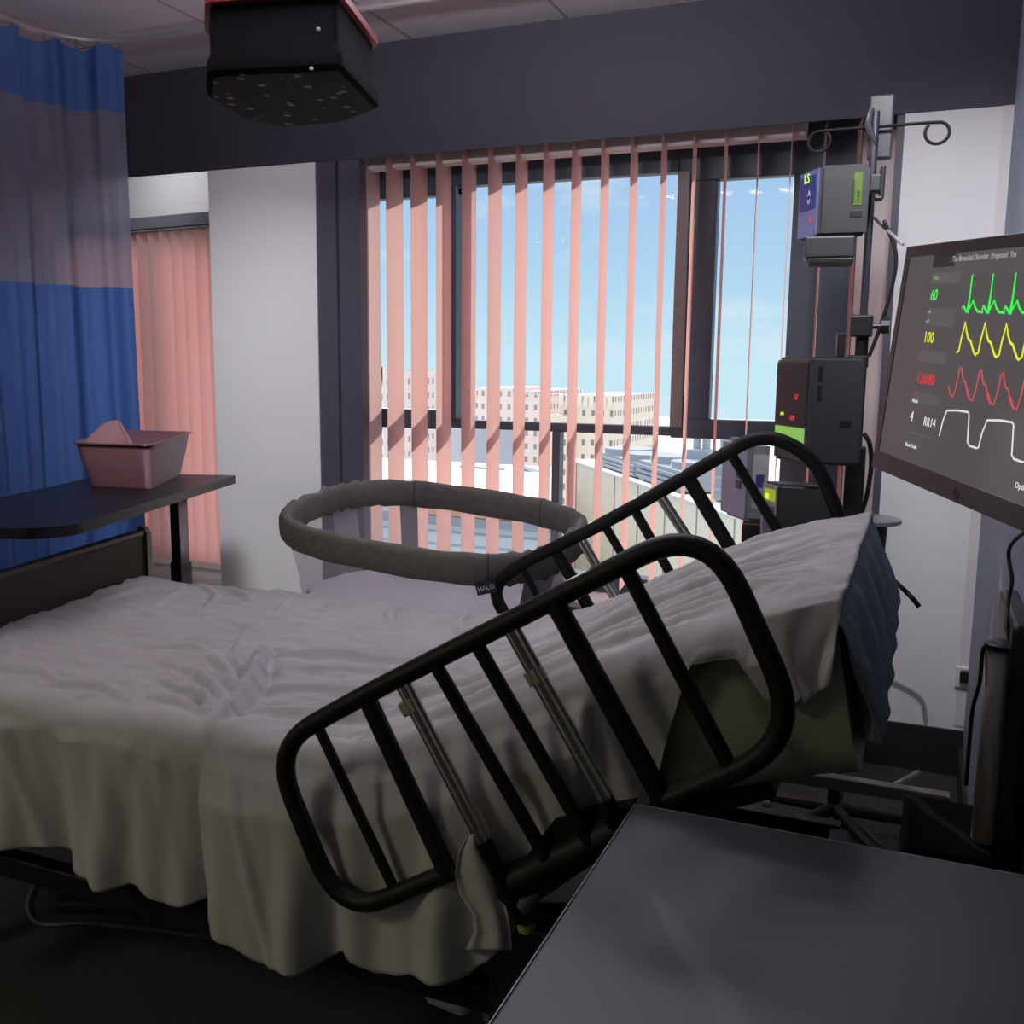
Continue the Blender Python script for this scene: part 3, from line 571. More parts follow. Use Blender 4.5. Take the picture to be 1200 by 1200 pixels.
# ------------------------------------------------------------------ bassinet
def rotm(rx, ry, rz): return (Matrix.Rotation(rz, 4, 'Z') @ Matrix.Rotation(ry, 4, 'Y') @ Matrix.Rotation(rx, 4, 'X'))
BM = Matrix.Translation((-1.322, 2.573, .844)) @ rotm(.136, .065, -.049)
ba, bb = .434*1.01, .293*1.01
def sup(t, a_=ba, b_=bb, n=2.9): c_, s_ = math.cos(t), math.sin(t); return (a_*math.copysign(abs(c_)**(2/n), c_), b_*math.copysign(abs(s_)**(2/n), s_))
bas = thing('bassinet', (-1.32, 2.573, 0), 'oval bedside bassinet with padded grey fabric rim and white mesh sides', 'bassinet')
NT = 160; rings = []
for i in range(NT):
    t = 2*math.pi*i/NT; x, y = sup(t); x2, y2 = sup(t+.02); tx, ty = x2-x, y2-y; L = math.hypot(tx, ty) or 1; nx, ny = ty/L, -tx/L
    end = max(0, abs(math.cos(t))-.55)/.45
    pk = 1 + .10*end*math.sin(t*34) + .05*end*math.sin(t*61) + .035*math.sin(t*17+1)
    wv = .0035*math.sin(t*46)*end
    rings.append([BM @ Vector((x + nx*(.019*pk*math.cos(a_)), y + ny*(.019*pk*math.cos(a_)), wv + (.045)*pk*math.copysign(abs(math.sin(a_))**.6, math.sin(a_)))) for a_ in [2*math.pi*j/18 for j in range(18)]])
b = MB(); b.loft(rings+[rings[0]], cap=False); bmesh.ops.remove_doubles(b.bm, verts=b.bm.verts, dist=1e-5); rim = b.build('padded_rim', grey_weave, bas, True, 180)
for t in (1.15, 1.98, 5.4):
    i = int(t/(2*math.pi)*NT); b = MB(); pts = rings[i]; c0 = sum(pts, Vector())/18
    b.tube([c0+(p-c0)*1.012 for p in pts], .0016, 6, closed=True); b.build('seam', mat('dark_seam', (.04, .04, .04), .9), rim)
P = []
for i in range(NT+1):
    t = 2*math.pi*i/NT; x, y = sup(t); row = []
    for k in range(10):
        v = k/9; s_ = 1-.10*v - .02*math.sin(v*math.pi); w_ = BM @ Vector((x*s_, y*s_, -.03)); zb_ = .60
        z = w_.z*(1-v) + zb_*v; row.append((w_.x, w_.y, z))
    P.append(row)
grid('mesh_wall', P, mesh_net, bas)
def ovl(s_, z): return [Vector((BM.translation.x, BM.translation.y, 0)) + (rotm(0, 0, -.049) @ Vector((sup(2*math.pi*j/64)[0]*s_, sup(2*math.pi*j/64)[1]*s_, z))) for j in range(64)]
MB().loft([ovl(.895, .575), ovl(.91, .60), ovl(.90, .61)]).build('base_tray', mat('grey_fabric_base', (.3, .29, .31), .9, bump=.4, bscale=300), bas, True)
MB().loft([ovl(.86, .611), ovl(.875, .63), ovl(.86, .648), ovl(.80, .652)]).build('pad', mat('pale_bassinet_pad', (.62, .60, .66), .9, bump=.3, bscale=200), bas, True)
MB().lathe((-1.32, 2.573, 0), [(.03, .06), (.028, .5), (.10, .56), (.12, .574)], 20).build('post', mat('grey_post', (.2, .2, .22), .4), bas, True)
for a_ in (.6, 2.5, 3.8, 5.6):
    MB().tube([(-1.32, 2.573, .07), (-1.32+.30*math.cos(a_)*1.2, 2.573+.27*math.sin(a_), .02)], [.026, .016], 10).build('leg', MATS['grey_post'], bas, True)
# corner fabric panels of the walls
for t0, t1 in ((2.62, 2.95), (-.55, -.15), (1.95, 2.12)):
    P = []
    for i in range(9):
        t = t0+(t1-t0)*i/8; x, y = sup(t, ba*1.003, bb*1.003); row = []
        for k in range(6):
            v = k/5; s_ = 1-.10*v; w_ = BM @ Vector((x*s_, y*s_, -.03)); row.append((w_.x, w_.y, w_.z*(1-v)+.60*v))
        P.append(row)
    grid('fabric_panel', P, mat('pale_grey_fabric_panel', (.42, .41, .45), .9, bump=.4, bscale=300), bas)
tg = U(569, 688, 'y', BM.translation.y-bb-.012); Mt = frame(tg, (.93, .05, .27), (-.26, 0, .96))
lab = MB(); lab.M = Mt; lab.box((-.027, -.018, -.001), (.029, .018, .001)); lb = lab.build('brand_tag', mat('navy_tag', (.015, .015, .03), .6), bas)
text('brand_text', 'HALO', .018, Mt @ Matrix.Translation((-.023, -.008, .0012)), mat('tag_white', (.6, .6, .65), .6), lb)
# ------------------------------------------------------------------ overbed table and basin
ZT = .95
Q = [U(p[0], p[1], 'z', ZT) for p in ((277, 557), (155, 549), (0, 576), (60, 623))]
dl = (Q[0]-Q[3]); dl.z = 0; dl.normalize(); dn = Vector((-dl.y, dl.x, 0)); LT = 1.10; WT = .43
ort = thing('overbed_table', (Q[0].x, Q[0].y, 0), 'dark laminate overbed table on a chrome post, above the foot of the bed', 'table')
def T2(u, v, z): return Q[0] - dl*u + dn*v + Vector((0, 0, z))
r = .05; cs = []
for (cu, cv, a0) in ((.01, .01, -90), (.01, WT-.01, 0), (LT-r*2, WT-r*2, 90), (LT-r*2, r*2, 180)):
    rr = .01 if cu < .1 else r*2
    for k in range(7):
        a_ = math.radians(a0+90*k/6); cs.append((cu - rr*math.cos(a_), cv + rr*math.sin(a_)))
cs = []
for (cu, cv, rr, a0) in ((.012, .012, .012, 180), (LT-.1, .1, .1, 270), (LT-.1, WT-.1, .1, 0), (.012, WT-.012, .012, 90)):
    for k in range(8): a_ = math.radians(a0+90*k/7); cs.append((cu+rr*math.cos(a_), cv+rr*math.sin(a_)))
MB().loft([[T2(u, v, z) for u, v in cs] for z in (-.026, 0)]).build('table_top', dark_lam, ort)
# post at the far end
pc = U(208, 577, 'z', ZT-.03)
Rz = Matrix.Rotation(math.radians(-28), 3, 'Z'); Mp = frame((pc.x, pc.y, 0), Rz @ dl, Rz @ dn)
b = MB(); b.M = Mp; b.box((-.021, -.024, .06), (.021, .024, .70), .003); b.build('outer_post', black_metal, ort)
b = MB(); b.M = Mp; b.box((-.018, -.020, .60), (.018, .020, ZT-.026), .003); b.build('inner_post', black_metal, ort)
b = MB(); b.M = Mp; b.box((-.018, -.0265, .08), (.0225, -.0235, .70), .001); b.build('chrome_face', chrome, ort)
b = MB(); b.M = Mp; b.box((-.015, -.0225, .60), (.0185, -.0195, ZT-.028), .001); b.build('chrome_inner_face', chrome, ort)
b = MB(); b.M = frame((pc.x, pc.y, 0), dl, dn); b.box((-.6, -.03, .05), (.03, .03, .09), .006); b.box((-.03, -.28, .05), (.03, .28, .09), .006); b.build('base', black_metal, ort)
# wash basin
zb_ = ZT+.001; Bq = [U(p[0], p[1], 'z', zb_) for p in ((104, 569), (178, 573), (213, 556))]; Bq.append(Bq[0]+Bq[2]-Bq[1])
zr_ = ZT+.125; Rq = [U(p[0], p[1], 'z', zr_) for p in ((82, 518), (177, 521), (226, 506))]; Rq.append(Rq[0]+Rq[2]-Rq[1])
def rq(qd, rad, n=6, z=0, sc=1):
    c_ = sum(qd, Vector())/4; qs = [c_+(p-c_)*sc for p in qd]; out_ = []
    for i in range(4):
        p, a_, b_ = qs[i], qs[i-1], qs[(i+1) % 4]; A = p+(a_-p).normalized()*rad; B = p+(b_-p).normalized()*rad
        for k in range(n+1): t = k/n; v = A*(1-t)**2+p*2*t*(1-t)+B*t*t; out_.append(Vector((v.x, v.y, v.z+z)))
    return out_
def mixq(t, sc=1): return [a_*(1-t)+b_*t for a_, b_ in zip(Bq, Rq)]
bs = MB(); mid = lambda t: mixq(t)
bs.loft([rq(Bq, .03, z=.004, sc=.93), rq(Bq, .035, z=.0), rq(mid(.1), .04), rq(mid(.5), .04), rq(mid(.96), .045, sc=.975), rq(mid(.97), .05, sc=1.03), rq(mid(1.0), .05, sc=1.03), rq(mid(1.0), .045, sc=.96), rq(mid(.5), .04, sc=.97), rq(mid(.08), .04, sc=.94), rq(Bq, .03, z=.010, sc=.88)])
basin = bs.build('wash_basin', pink_plastic, None, True, 50)
tag(basin, 'mauve plastic wash basin on the dark overbed table', 'basin')
# folded item standing in the basin
cb = sum(mixq(.1), Vector())/4; e1 = (Bq[1]-Bq[0]).normalized(); e2 = (Bq[3]-Bq[0]).normalized()
ppa = lambda x, y, z: U(x, y, 'z', z)
A = ppa(97, 517, zr_+.003); Bp = ppa(122, 494, zr_+.055); Cp = ppa(137, 493, zr_+.055); Dp = ppa(149, 519, zr_+.003)
dn2 = Vector((.02, .03, -.06))
b = MB(); b.loft([[A+dn2, Dp+dn2, Dp, Cp, Bp, A], [p+e2*.05+Vector((0, 0, -.0)) for p in (A+dn2, Dp+dn2, Dp, Cp, Bp, A)]])
bmesh.ops.bevel(b.bm, geom=b.bm.edges[:], offset=.006, segments=3, affect='EDGES')
it = b.build('emesis_basin', pink_item, None, True, 50); tag(it, 'small dusty pink plastic container tipped inside the wash basin', 'container')
# ------------------------------------------------------------------ privacy curtain and track
def rpath():
    return arcpath([(-3.0, -1.2, 2.49), (-3.0, 2.98, 2.49), (.19, 3.02, 2.49)], .32, 16)
tk = MB(); rp = rpath(); tk.tube(rp, .012, 8, flat=.9); tr = tk.build('curtain_track', mat('pale_track', (.42, .40, .42), .35, .6), None, True); tag(tr, 'pale metal curtain track curving across the ceiling', 'curtain track')
cur = thing('privacy_curtain', (-3.0, 2.2, .2), 'blue privacy curtain with a grey mesh upper panel, left edge of the room', 'curtain')
pth = [Vector((-3.0, y, 0)) for y in np.linspace(1.3, 2.66, 120)] + [Vector((-3.0+.30*(1-math.cos(a_)), 2.66+.30*math.sin(a_), 0)) for a_ in np.linspace(0, 1.28, 34)[1:]]
def cfold(z0, z1, name, m, nz=14):
    P = []; L = 0
    for i, p in enumerate(pth):
        if i: L += (p-pth[i-1]).length
        d_ = (pth[min(i+1, len(pth)-1)]-pth[max(i-1, 0)]).normalized(); nrm = Vector((d_.y, -d_.x, 0)); row = []
        for z in np.linspace(z0, z1, nz):
            dn_ = (2.45-z)/2.2
            f_ = .030*math.sin(L*38+1.2)*(1-.35*dn_) + .014*math.sin(L*83+z*.8) + .010*math.sin(L*17+z*1.3)
            if z > 2.38: f_ *= .8
            row.append(tuple(p + nrm*(f_) + Vector((0, 0, z + (.010*math.sin(L*38) if z > 2.44 else 0)))))
        P.append(row)
    return grid(name, P, m, cur)
cfold(2.235, 2.455, 'top_band', blue_cloth); np_ = cfold(1.60, 2.235, 'mesh_panel', net_cloth, 20); np_['label'] = 'semi-transparent grey netting'; cfold(.18, 1.60, 'lower_panel', blue_cloth, 30)
for y in (1.5, 1.75, 2.0, 2.25, 2.47, 2.66): MB().tube([(-3.0, y, 2.45), (-3.0, y+.004, 2.478)], .004, 8).build('hook', chrome, cur, True)
for a_ in (.4, .75, 1.0, 1.25): MB().tube([(-3.0+.3*(1-math.cos(a_)), 2.66+.3*math.sin(a_), 2.45), (-3.0+.3*(1-math.cos(a_)), 2.66+.3*math.sin(a_), 2.478)], .004, 8).build('hook', chrome, cur, True)
# ------------------------------------------------------------------ hanging black bin
zb = 2.0; C4 = [U(p[0], p[1], 'z', zb) for p in ((245, 86), (398, 78), (443, 127), (402, 143), (332, 149), (286, 139), (244, 113))]
tb = [U(247, 25, 'z', 2.19)]
def rpoly(pts, rad, z, sc=1):
    c_ = sum(pts, Vector())/len(pts); qs = [c_+(p-c_)*sc for p in pts]; out_ = []; n = len(qs)
    for i in range(n):
        p, a_, b_ = qs[i], qs[i-1], qs[(i+1) % n]; A = p+(a_-p).normalized()*rad; B = p+(b_-p).normalized()*rad
        for k in range(5): t = k/4; v = A*(1-t)**2+p*2*t*(1-t)+B*t*t; out_.append(Vector((v.x, v.y, z)))
    return out_
C4 = [Vector(p) for p in C4]
bin_ = thing('hanging_bin', (C4[0]+C4[2])/2, 'black plastic bin with red rim hung upside under the ceiling', 'bin')
bin_['label'] = 'black ventilated bin with a red rim hanging from the ceiling'
b = MB(); b.loft([rpoly(C4, .02, 2.0, .97), rpoly(C4, .025, 2.005, 1.02), rpoly(C4, .025, 2.03, 1.02), rpoly(C4, .025, 2.06, .96), rpoly(C4, .025, 2.165, .96)]); body = b.build('bin_body', mat('matt_black_plastic', (.005, .005, .006), .9, spec=.05), bin_, True, 35)
b = MB(); b.loft([rpoly(C4, .025, 2.155, .965), rpoly(C4, .025, 2.157, 1.02), rpoly(C4, .025, 2.174, 1.02), rpoly(C4, .025, 2.176, .965)]); b.build('red_rim', mat('red_rim', (.22, .008, .016), .5), bin_, True, 35)
hm = mat('bin_vent_pattern', (.006, .006, .007), .7, spec=.1)
t = hm.node_tree; vo = t.nodes.new('ShaderNodeTexVoronoi'); vo.inputs['Scale'].default_value = 20; tcv = t.nodes.new('ShaderNodeTexCoord'); rv = t.nodes.new('ShaderNodeValToRGB')
rv.color_ramp.elements[0].color = (.22, .22, .24, 1); rv.color_ramp.elements[1].color = (.004, .004, .005, 1); rv.color_ramp.elements[0].position = .12; rv.color_ramp.elements[1].position = .26
t.links.new(tcv.outputs['Object'], vo.inputs['Vector']); t.links.new(vo.outputs['Distance'], rv.inputs[0]); t.links.new(rv.outputs[0], t.nodes['Principled BSDF'].inputs['Base Color'])
b = MB(); b.loft([rpoly(C4, .02, 1.997, .93), rpoly(C4, .02, 2.001, .95)]); b.build('vent_panel', hm, bin_)
for x, y in ((-1.60, 2.05), (-1.50, 2.06)): MB().tube([(x, y, 2.17), (x-.02, y-.01, ZC)], .0022, 6).build('wire', black_metal, bin_)
for p in ((373, 34), (365, 80)):
    w_ = U(p[0], p[1], 'y', 2.03); MB().lathe(w_, [(.001, -.004), (.004, -.003), (.005, 0), (.004, .003), (.001, .004)], 10).build('rivet', mat('rivet_white', (.7, .7, .7), .5), bin_, True)
# ------------------------------------------------------------------ IV pole
YP = 2.78
pole = thing('iv_pole', (U(1010, 400, 'y', YP).x, YP, 0), 'dark IV pole with two looped hooks carrying pumps beside the window', 'pole')
px_ = pole.location.x; pt = U(1029, 140, 'y', YP)
MB().cyl((px_, YP, .08), (px_, YP, 1.45), .0165).build('lower_tube', black_metal, pole, True)
MB().cyl((px_, YP, 1.44), (px_, YP, pt.z+.02), .010).build('upper_tube', mat('dark_steel', (.12, .12, .14), .3, .8), pole, True)
def hook(sx):
    z = U(1060, 146, 'y', YP).z; x0 = px_ if False else px_
    if sx > 0: xe = U(1088, 140, 'y', YP).x; cxx = U(1099, 146, 'y', YP).x
    else: xe = U(972, 150, 'y', YP).x; cxx = U(961, 157, 'y', YP).x
    r_ = .027; pts = [(x0, YP, z), (xe, YP, z)]
    for k in range(1, 20):
        a_ = math.pi/2 - sx*0 - k/19*math.pi*1.75
        pts.append((cxx + sx*r_*math.cos(a_)*1.05, YP - .012*k/19, z - r_ + r_*math.sin(a_)))
    MB().tube(pts, .0042, 8).build('hook', black_metal, pole, True)
hook(1); hook(-1)
a_ = U(1020, 112, 'y', YP+.02); b_ = U(1044, 185, 'y', YP+.02); MB().box((a_.x, YP+.018, b_.z), (b_.x, YP+.05, a_.z), .005).build('pole_head', mat('smoked_plastic', (.04, .043, .05), .4), pole)
a_ = U(1017, 128, 'y', YP); MB().tube([(a_.x+.01, YP-.01, a_.z), (a_.x+.002, YP-.012, a_.z-.04), (px_+.005, YP-.01, a_.z-.09)], [.006, .009, .004], 8).build('clamp_lever', MATS['dark_steel'], pole, True)
b = MB(); cz_ = U(1010, 382, 'y', YP).z; b.box((px_-.03, YP-.03, cz_-.028), (px_+.025, YP+.03, cz_+.028), .005); b.tube([(px_+.02, YP, cz_), (px_+.05, YP, cz_)], .006, 8); b.tube([(px_+.045, YP, cz_), (px_+.066, YP, cz_)], .021, 10); b.build('clamp_knob', black_plastic, pole)
for k in range(5):
    t = 2*math.pi*k/5+.3; lg = MB().tube([(px_, YP, .09), (px_+.20*math.cos(t), YP+.20*math.sin(t), .06)], [.02, .013], 8).build('base_leg', black_metal, pole, True)
    MB().cyl((px_+.20*math.cos(t)-.01, YP+.20*math.sin(t), .03), (px_+.20*math.cos(t)+.01, YP+.20*math.sin(t), .03), .03).build('caster', black_plastic, lg, True)
cx_ = U(1021, 610, 'y', YP-.02)
cn = thing('round_canister', (cx_.x, YP-.02, .8), 'black canister with a round grey lid behind the raised bed head', 'canister')
MB().lathe((cx_.x, YP-.02, 0), [(.028, .74), (.036, .76), (.042, .90), (.042, .915)], 28).build('canister_body', black_plastic, cn, True)
MB().lathe((cx_.x, YP-.02, 0), [(.070, .915), (.076, .918), (.076, .927), (.070, .930)], 36).build('lid', mat('grey_lid', (.24, .24, .28), .35), cn, True)
# pumps ------------------------------------------------------------
def pump_frame(pn, pr, y, yaw_front):
    """near vertical corner edge pixel pn; side face runs to +x; front face runs back-left"""
    p = U(*pn, 'y', y); return p
def pump(name, label, near_top, near_bot, right_x, left_px, y, side_dir=(1, .12), front_dir=(-.55, .83), m=grey_plastic, bev=.008):
    """box from its near vertical edge, a side face towards the right and a front face towards the left"""
    A = U(*near_top, 'y', y); B = U(*near_bot, 'y', y); sd = Vector((*side_dir, 0)).normalized(); fd_ = Vector((*front_dir, 0)).normalized()
    def reach(d_, px):
        lo_, hi_ = 0, .6
        for _ in range(40):
            md = (lo_+hi_)/2; q_ = ROT.transposed() @ (A + d_*md - CAM); xx = 600 + F*q_.x/-q_.z
            if (xx-near_top[0])*(px-near_top[0]) > 0 and abs(xx-near_top[0]) < abs(px-near_top[0]): lo_ = md
            else: hi_ = md
        return lo_
    Ls = reach(sd, right_x); Lf = reach(fd_, left_px); h = A.z-B.z
    root = thing('infusion_pump', (A.x, A.y, B.z), label, 'infusion pump'); root['category'] = name
    pl = [B, B+sd*Ls, B+sd*Ls+fd_*Lf, B+fd_*Lf]
    b = MB(); b.prism(pl, (0, 0, h)); bmesh.ops.bevel(b.bm, geom=b.bm.edges[:], offset=bev, segments=3, affect='EDGES'); b.build('housing', m, root, True, 30)
    Ms = frame(B, sd, (0, 0, 1)); n_ = Ms.to_3x3() @ Vector((0, 0, 1))
    Mfr = frame(B+fd_*Lf, fd_*-1, (0, 0, 1))
    return root, Ms, Ls, Mfr, Lf, h
def plate(M, x0, y0_, x1, y1_, th, m, name, par, bev=.001):
    b = MB(); b.M = M; b.box((x0, y0_, -.001), (x1, y1_, th), bev); return b.build(name, m, par)
# upper pump
r_, Ms, Ls, Mf_, Lf, h = pump('pump', 'upper grey infusion pump with a bright green LS display at the top of the pole', (968, 193), (958, 277), 1028, 943, YP-.12)
pf = plate(Mf_, .006, .004, Lf-.006, h-.006, .003, blue_panel, 'front_panel', r_)
plate(Mf_, .012, h*.42, Lf-.014, h-.10*h, .0045, mat('navy_keypad', (.03, .05, .2), .4), 'keypad', pf)
text('display_digits', 'LS', .034, Mf_ @ Matrix.Translation((Lf*.32, h*.80, .006)), g_lime, pf, xs=.9)
text('keypad_marks', 'A\nV', .022, Mf_ @ Matrix.Translation((Lf*.52, h*.60, .006)), mat('pale_print', (.45, .48, .62), .5), pf)
plate(Mf_, Lf*.62, h*.23, Lf*.74, h*.28, .005, g_red, 'indicator_light', pf)
gl_ = plate(Ms, Ls*.66, h*.42, Ls*.84, h*.88, .0015, mat('lime_label', (.10, .17, .012), .5), 'lime_sticker', r_)
text('sticker_text', 'INFUSION\nPUMP', .012, Ms @ Matrix.Translation((Ls*.70, h*.46, .002)) @ Matrix.Rotation(math.pi/2, 4, 'Z'), mat('sticker_ink', (.04, .10, .01), .6), gl_)
plate(Ms, Ls*.62, h*.25, Ls*.86, h*.35, .002, black_plastic, 'vent_slot', r_)
b = MB(); b.M = Ms; b.box((-.03, -.055, -.10), (Ls*.76, .0, .014), .006); b.build('base_tray', grey_plastic, r_)
b = MB(); b.M = Ms; b.box((-.02, -.068, -.09), (Ls*.74, -.055, .012), .002); b.build('tray_lip', black_plastic, r_)
b = MB(); b.M = Ms; b.box((Ls*.98, h*.62, -.06), (Ls*1.2, h*.86, -.012), .004); b.build('rear_bracket', grey_plastic, r_)
b = MB(); b.M = Ms; b.box((Ls*1.18, h*.52, -.05), (Ls*1.28, h*.98, -.015), .004); b.box((Ls*1.08, h*.50, -.04), (Ls*1.26, h*.56, -.015), .004); b.build('clamp_handle', black_plastic, r_)
# middle pump / monitor
r_, Ms, Ls, Mf_, Lf, h = pump('monitor', 'tall grey patient monitor with a dark screen and green panel, middle of the pole', (952, 418), (944, 545), 1018, 912, YP-.16, side_dir=(1, .25))
sc_ = plate(Mf_, .008, h*.36, Lf-.008, h*.95, .003, screen_black, 'screen', r_)
plate(Mf_, .012, h*.13, Lf-.016, h*.335, .003, g_lcd, 'green_panel', r_)
text('red_digits', '57', .020, Mf_ @ Matrix.Translation((Lf*.62, h*.60, .004)), g_red, sc_); text('red_digits', '109', .020, Mf_ @ Matrix.Translation((Lf*.50, h*.40, .004)), g_red, sc_)
text('yellow_digits', 'AAA', .013, Mf_ @ Matrix.Translation((Lf*.22, h*.44, .004)), g_yel, sc_, xs=.8)
for zz, hh in ((.62, .16), (.80, .16)): plate(Ms, Ls*.14, h*(zz-.02), Ls*.22, h*(zz+hh-.04), .002, black_plastic, 'slot', r_)
plate(Ms, Ls*.56, h*.36, Ls*.78, h*.42, .002, black_plastic, 'recess', r_)
b = MB(); b.M = Ms; b.box((Ls*.48, h, -.05), (Ls*.62, h*1.22, -.025), .003); b.build('top_clip', black_plastic, r_)
b = MB(); b.M = Ms; b.box((Ls*.7, h*.9, -.09), (Ls*1.08, h*1.02, -.04), .005); b.build('rear_clamp', black_plastic, r_)
# pale pump with a curved top
r_, Ms, Ls, Mf_, Lf, h = pump('pump', 'pale grey feeding pump with a rounded blue top in front of the window', (880, 517), (874, 613), 907, 849, YP+.02, m=pale_plastic, bev=.014)
pf = plate(Mf_, .008, .01, Lf-.006, h-.012, .003, mat('pale_blue_face', (.22, .25, .42), .4), 'blue_face', r_)
plate(Mf_, Lf*.62, h*.40, Lf*.80, h*.50, .006, black_plastic, 'latch', pf); plate(Mf_, Lf*.62, h*.53, Lf*.80, h*.62, .006, black_plastic, 'latch', pf)
plate(Ms, Ls*.2, h*.18, Ls*.9, h*.84, .002, mat('pale_door', (.42, .42, .43), .4), 'side_door', r_)
plate(Ms, Ls*.35, h*.44, Ls*.72, h*.60, .003, MATS['navy_keypad'], 'blue_marks', r_)
b = MB(); b.M = Ms; b.box((-.01, -.055, -.07), (Ls*.9, 0, .008), .004); b.build('mount', black_plastic, r_)
# low pump
r_, Ms, Ls, Mf_, Lf, h = pump('pump', 'low grey infusion pump showing 188 in yellow, partly behind the far bed rail', (916, 568), (909, 640), 984, 897, YP-.14, side_dir=(1, .1))
pf = plate(Mf_, .006, .006, Lf-.005, h-.006, .003, pale_plastic, 'front_panel', r_)
plate(Mf_, Lf*.2, h*.15, Lf*.85, h*.62, .0045, MATS['navy_keypad'], 'keypad', pf)
plate(Mf_, Lf*.22, h*.70, Lf*.9, h*.90, .0045, glow('dim_lime', (.30, .36, .02), .9), 'display', pf)
text('display_digits', '188', .022, Mf_ @ Matrix.Translation((Lf*.26, h*.73, .005)), g_lime, pf, xs=.8)
plate(Ms, Ls*.45, h*.985, Ls*.75, h*1.01, -.02, mat('lime_label', (.2, .32, .02)), 'lime_sticker', r_, .0005)
MB().box((px_-.02, YP-.06, .86), (px_+.03, YP-.018, 1.12), .006).build('pump_mount', black_plastic, pole)
pa_ = U(890, 622, 'y', YP+.04); MB().tube([(px_, YP+.0, pa_.z), (pa_.x, YP+.04, pa_.z)], .012, 8).build('side_arm', black_metal, pole, True)
# cables near the pole
def cable(name, pts, r, m, label, cat='cable', grp=None, par=None):
    vs = [Vector(p) for p in pts]; out_ = []
    for i in range(len(vs)-1):
        p0, p1, p2, p3 = vs[max(i-1, 0)], vs[i], vs[i+1], vs[min(i+2, len(vs)-1)]
        for k in range(8):
            t = k/8; out_.append(.5*((2*p1)+(p2-p0)*t+(2*p0-5*p1+4*p2-p3)*t*t+(3*p1-p0-3*p2+p3)*t**3))
    out_.append(vs[-1]); o = MB().tube(out_, r, 8).build(name, m, par, True, 180)
    return tag(o, label, cat, grp) if label else o
Uy = lambda x, y, Y: U(x, y, 'y', Y)
cable('power_cord', [Uy(1036, 258, YP), Uy(1050, 300, YP), Uy(1043, 345, YP), Uy(1029, 390, YP), Uy(1018, 418, YP)], .005, black_plastic, 'black cord dropping from the upper pump past the clamp knob')
cable('signal_cable', [Uy(1024, 255, YP-.02), Uy(1040, 270, YP), Uy(1058, 286, 2.5)], .004, mat('grey_cable', (.35, .35, .37), .5), 'grey cable leaving the back of the upper pump')
cable('power_cord', [Uy(1012, 508, 2.66), Uy(1019, 520, 2.66), Uy(1021, 545, 2.68), Uy(1016, 580, 2.70), Uy(1009, 604, 2.72)], .006, black_plastic, 'black cord looping from the patient monitor down to the canister')
cable('rubber_hose', [Uy(1000, 660, 2.16), Uy(1040, 676, 2.3), Uy(1056, 688, 2.5), Uy(1070, 702, 2.5), Uy(1077, 711, 2.5)], .006, black_plastic, 'short black hose end sticking out behind the bed head', 'hose')
cable('clear_tube', [Uy(1000, 792, 3.39), Uy(1030, 793, 3.392), Uy(1060, 805, 3.392), Uy(1080, 820, 3.392), Uy(1085, 845, 3.385)], .006, mat('clear_tubing', (.3, .36, .40), .3, alpha=.55), 'clear plastic tube looping against the wall behind the bed', 'tube')
# ------------------------------------------------------------------ wall monitor
MO = Vector((-.064, 1.606, 1.172)); MR = rotm(-.069, .066, -1.145)
MX = MR.to_3x3() @ Vector((1, 0, 0)); MZ = MR.to_3x3() @ Vector((0, 0, 1)); MN = MX.cross(MZ)
MM = frame(MO, MX, MZ); MWd, MHt = .545, .33
FN = MM.to_3x3() @ Vector((0, 0, 1))
mon = thing('wall_monitor', (.19, 1.35, 1.3), 'large black wall monitor showing heart and pressure waveforms', 'monitor')
b = MB(); b.M = MM
def rect(a_, z): return [(a_, a_+.0, z), (MWd-a_, a_, z), (MWd-a_, MHt-a_, z), (a_, MHt-a_, z)]
b.box((0, 0, -.035), (MWd, MHt, -.004), .006); b.build('back_shell', black_plastic, mon)
b = MB(); b.M = MM
bz = .016; bzb = .028
for q_ in ((0, 0, MWd, bzb), (0, MHt-bz, MWd, MHt), (0, bzb, bz, MHt-bz), (MWd-bz, bzb, MWd, MHt-bz)): b.box((q_[0], q_[1], -.006), (q_[2], q_[3], .0), .001)
b.build('bezel', mat('bezel_black', (.03, .028, .035), .35), mon)
scr = plate(MM, bz-.001, bzb-.001, MWd-bz+.001, MHt-bz+.001, -.002, g_scr, 'screen', mon, 0); scr['label'] = 'lit dark grey display'
SZ = -.0015
def S2(px, py):
    d_ = ray(px, py); t = (MO-CAM).dot(FN)/d_.dot(FN); w_ = CAM + d_*t - MO; return (w_.dot(MX), w_.dot(MZ))
def ribbon(name, pts, w_, m, closed=False):
    P = [Vector((*S2(*p), 0)) for p in pts]; rows = []
    for i, p in enumerate(P):
        d_ = (P[min(i+1, len(P)-1)]-P[max(i-1, 0)]).normalized(); n_ = Vector((-d_.y, d_.x, 0))*w_/2
        rows.append([tuple(MM @ (p+n_+Vector((0, 0, SZ+.0008)))), tuple(MM @ (p-n_+Vector((0, 0, SZ+.0008))))])
    return solidify(grid(name, rows, m, scr, False), .0004, 0)
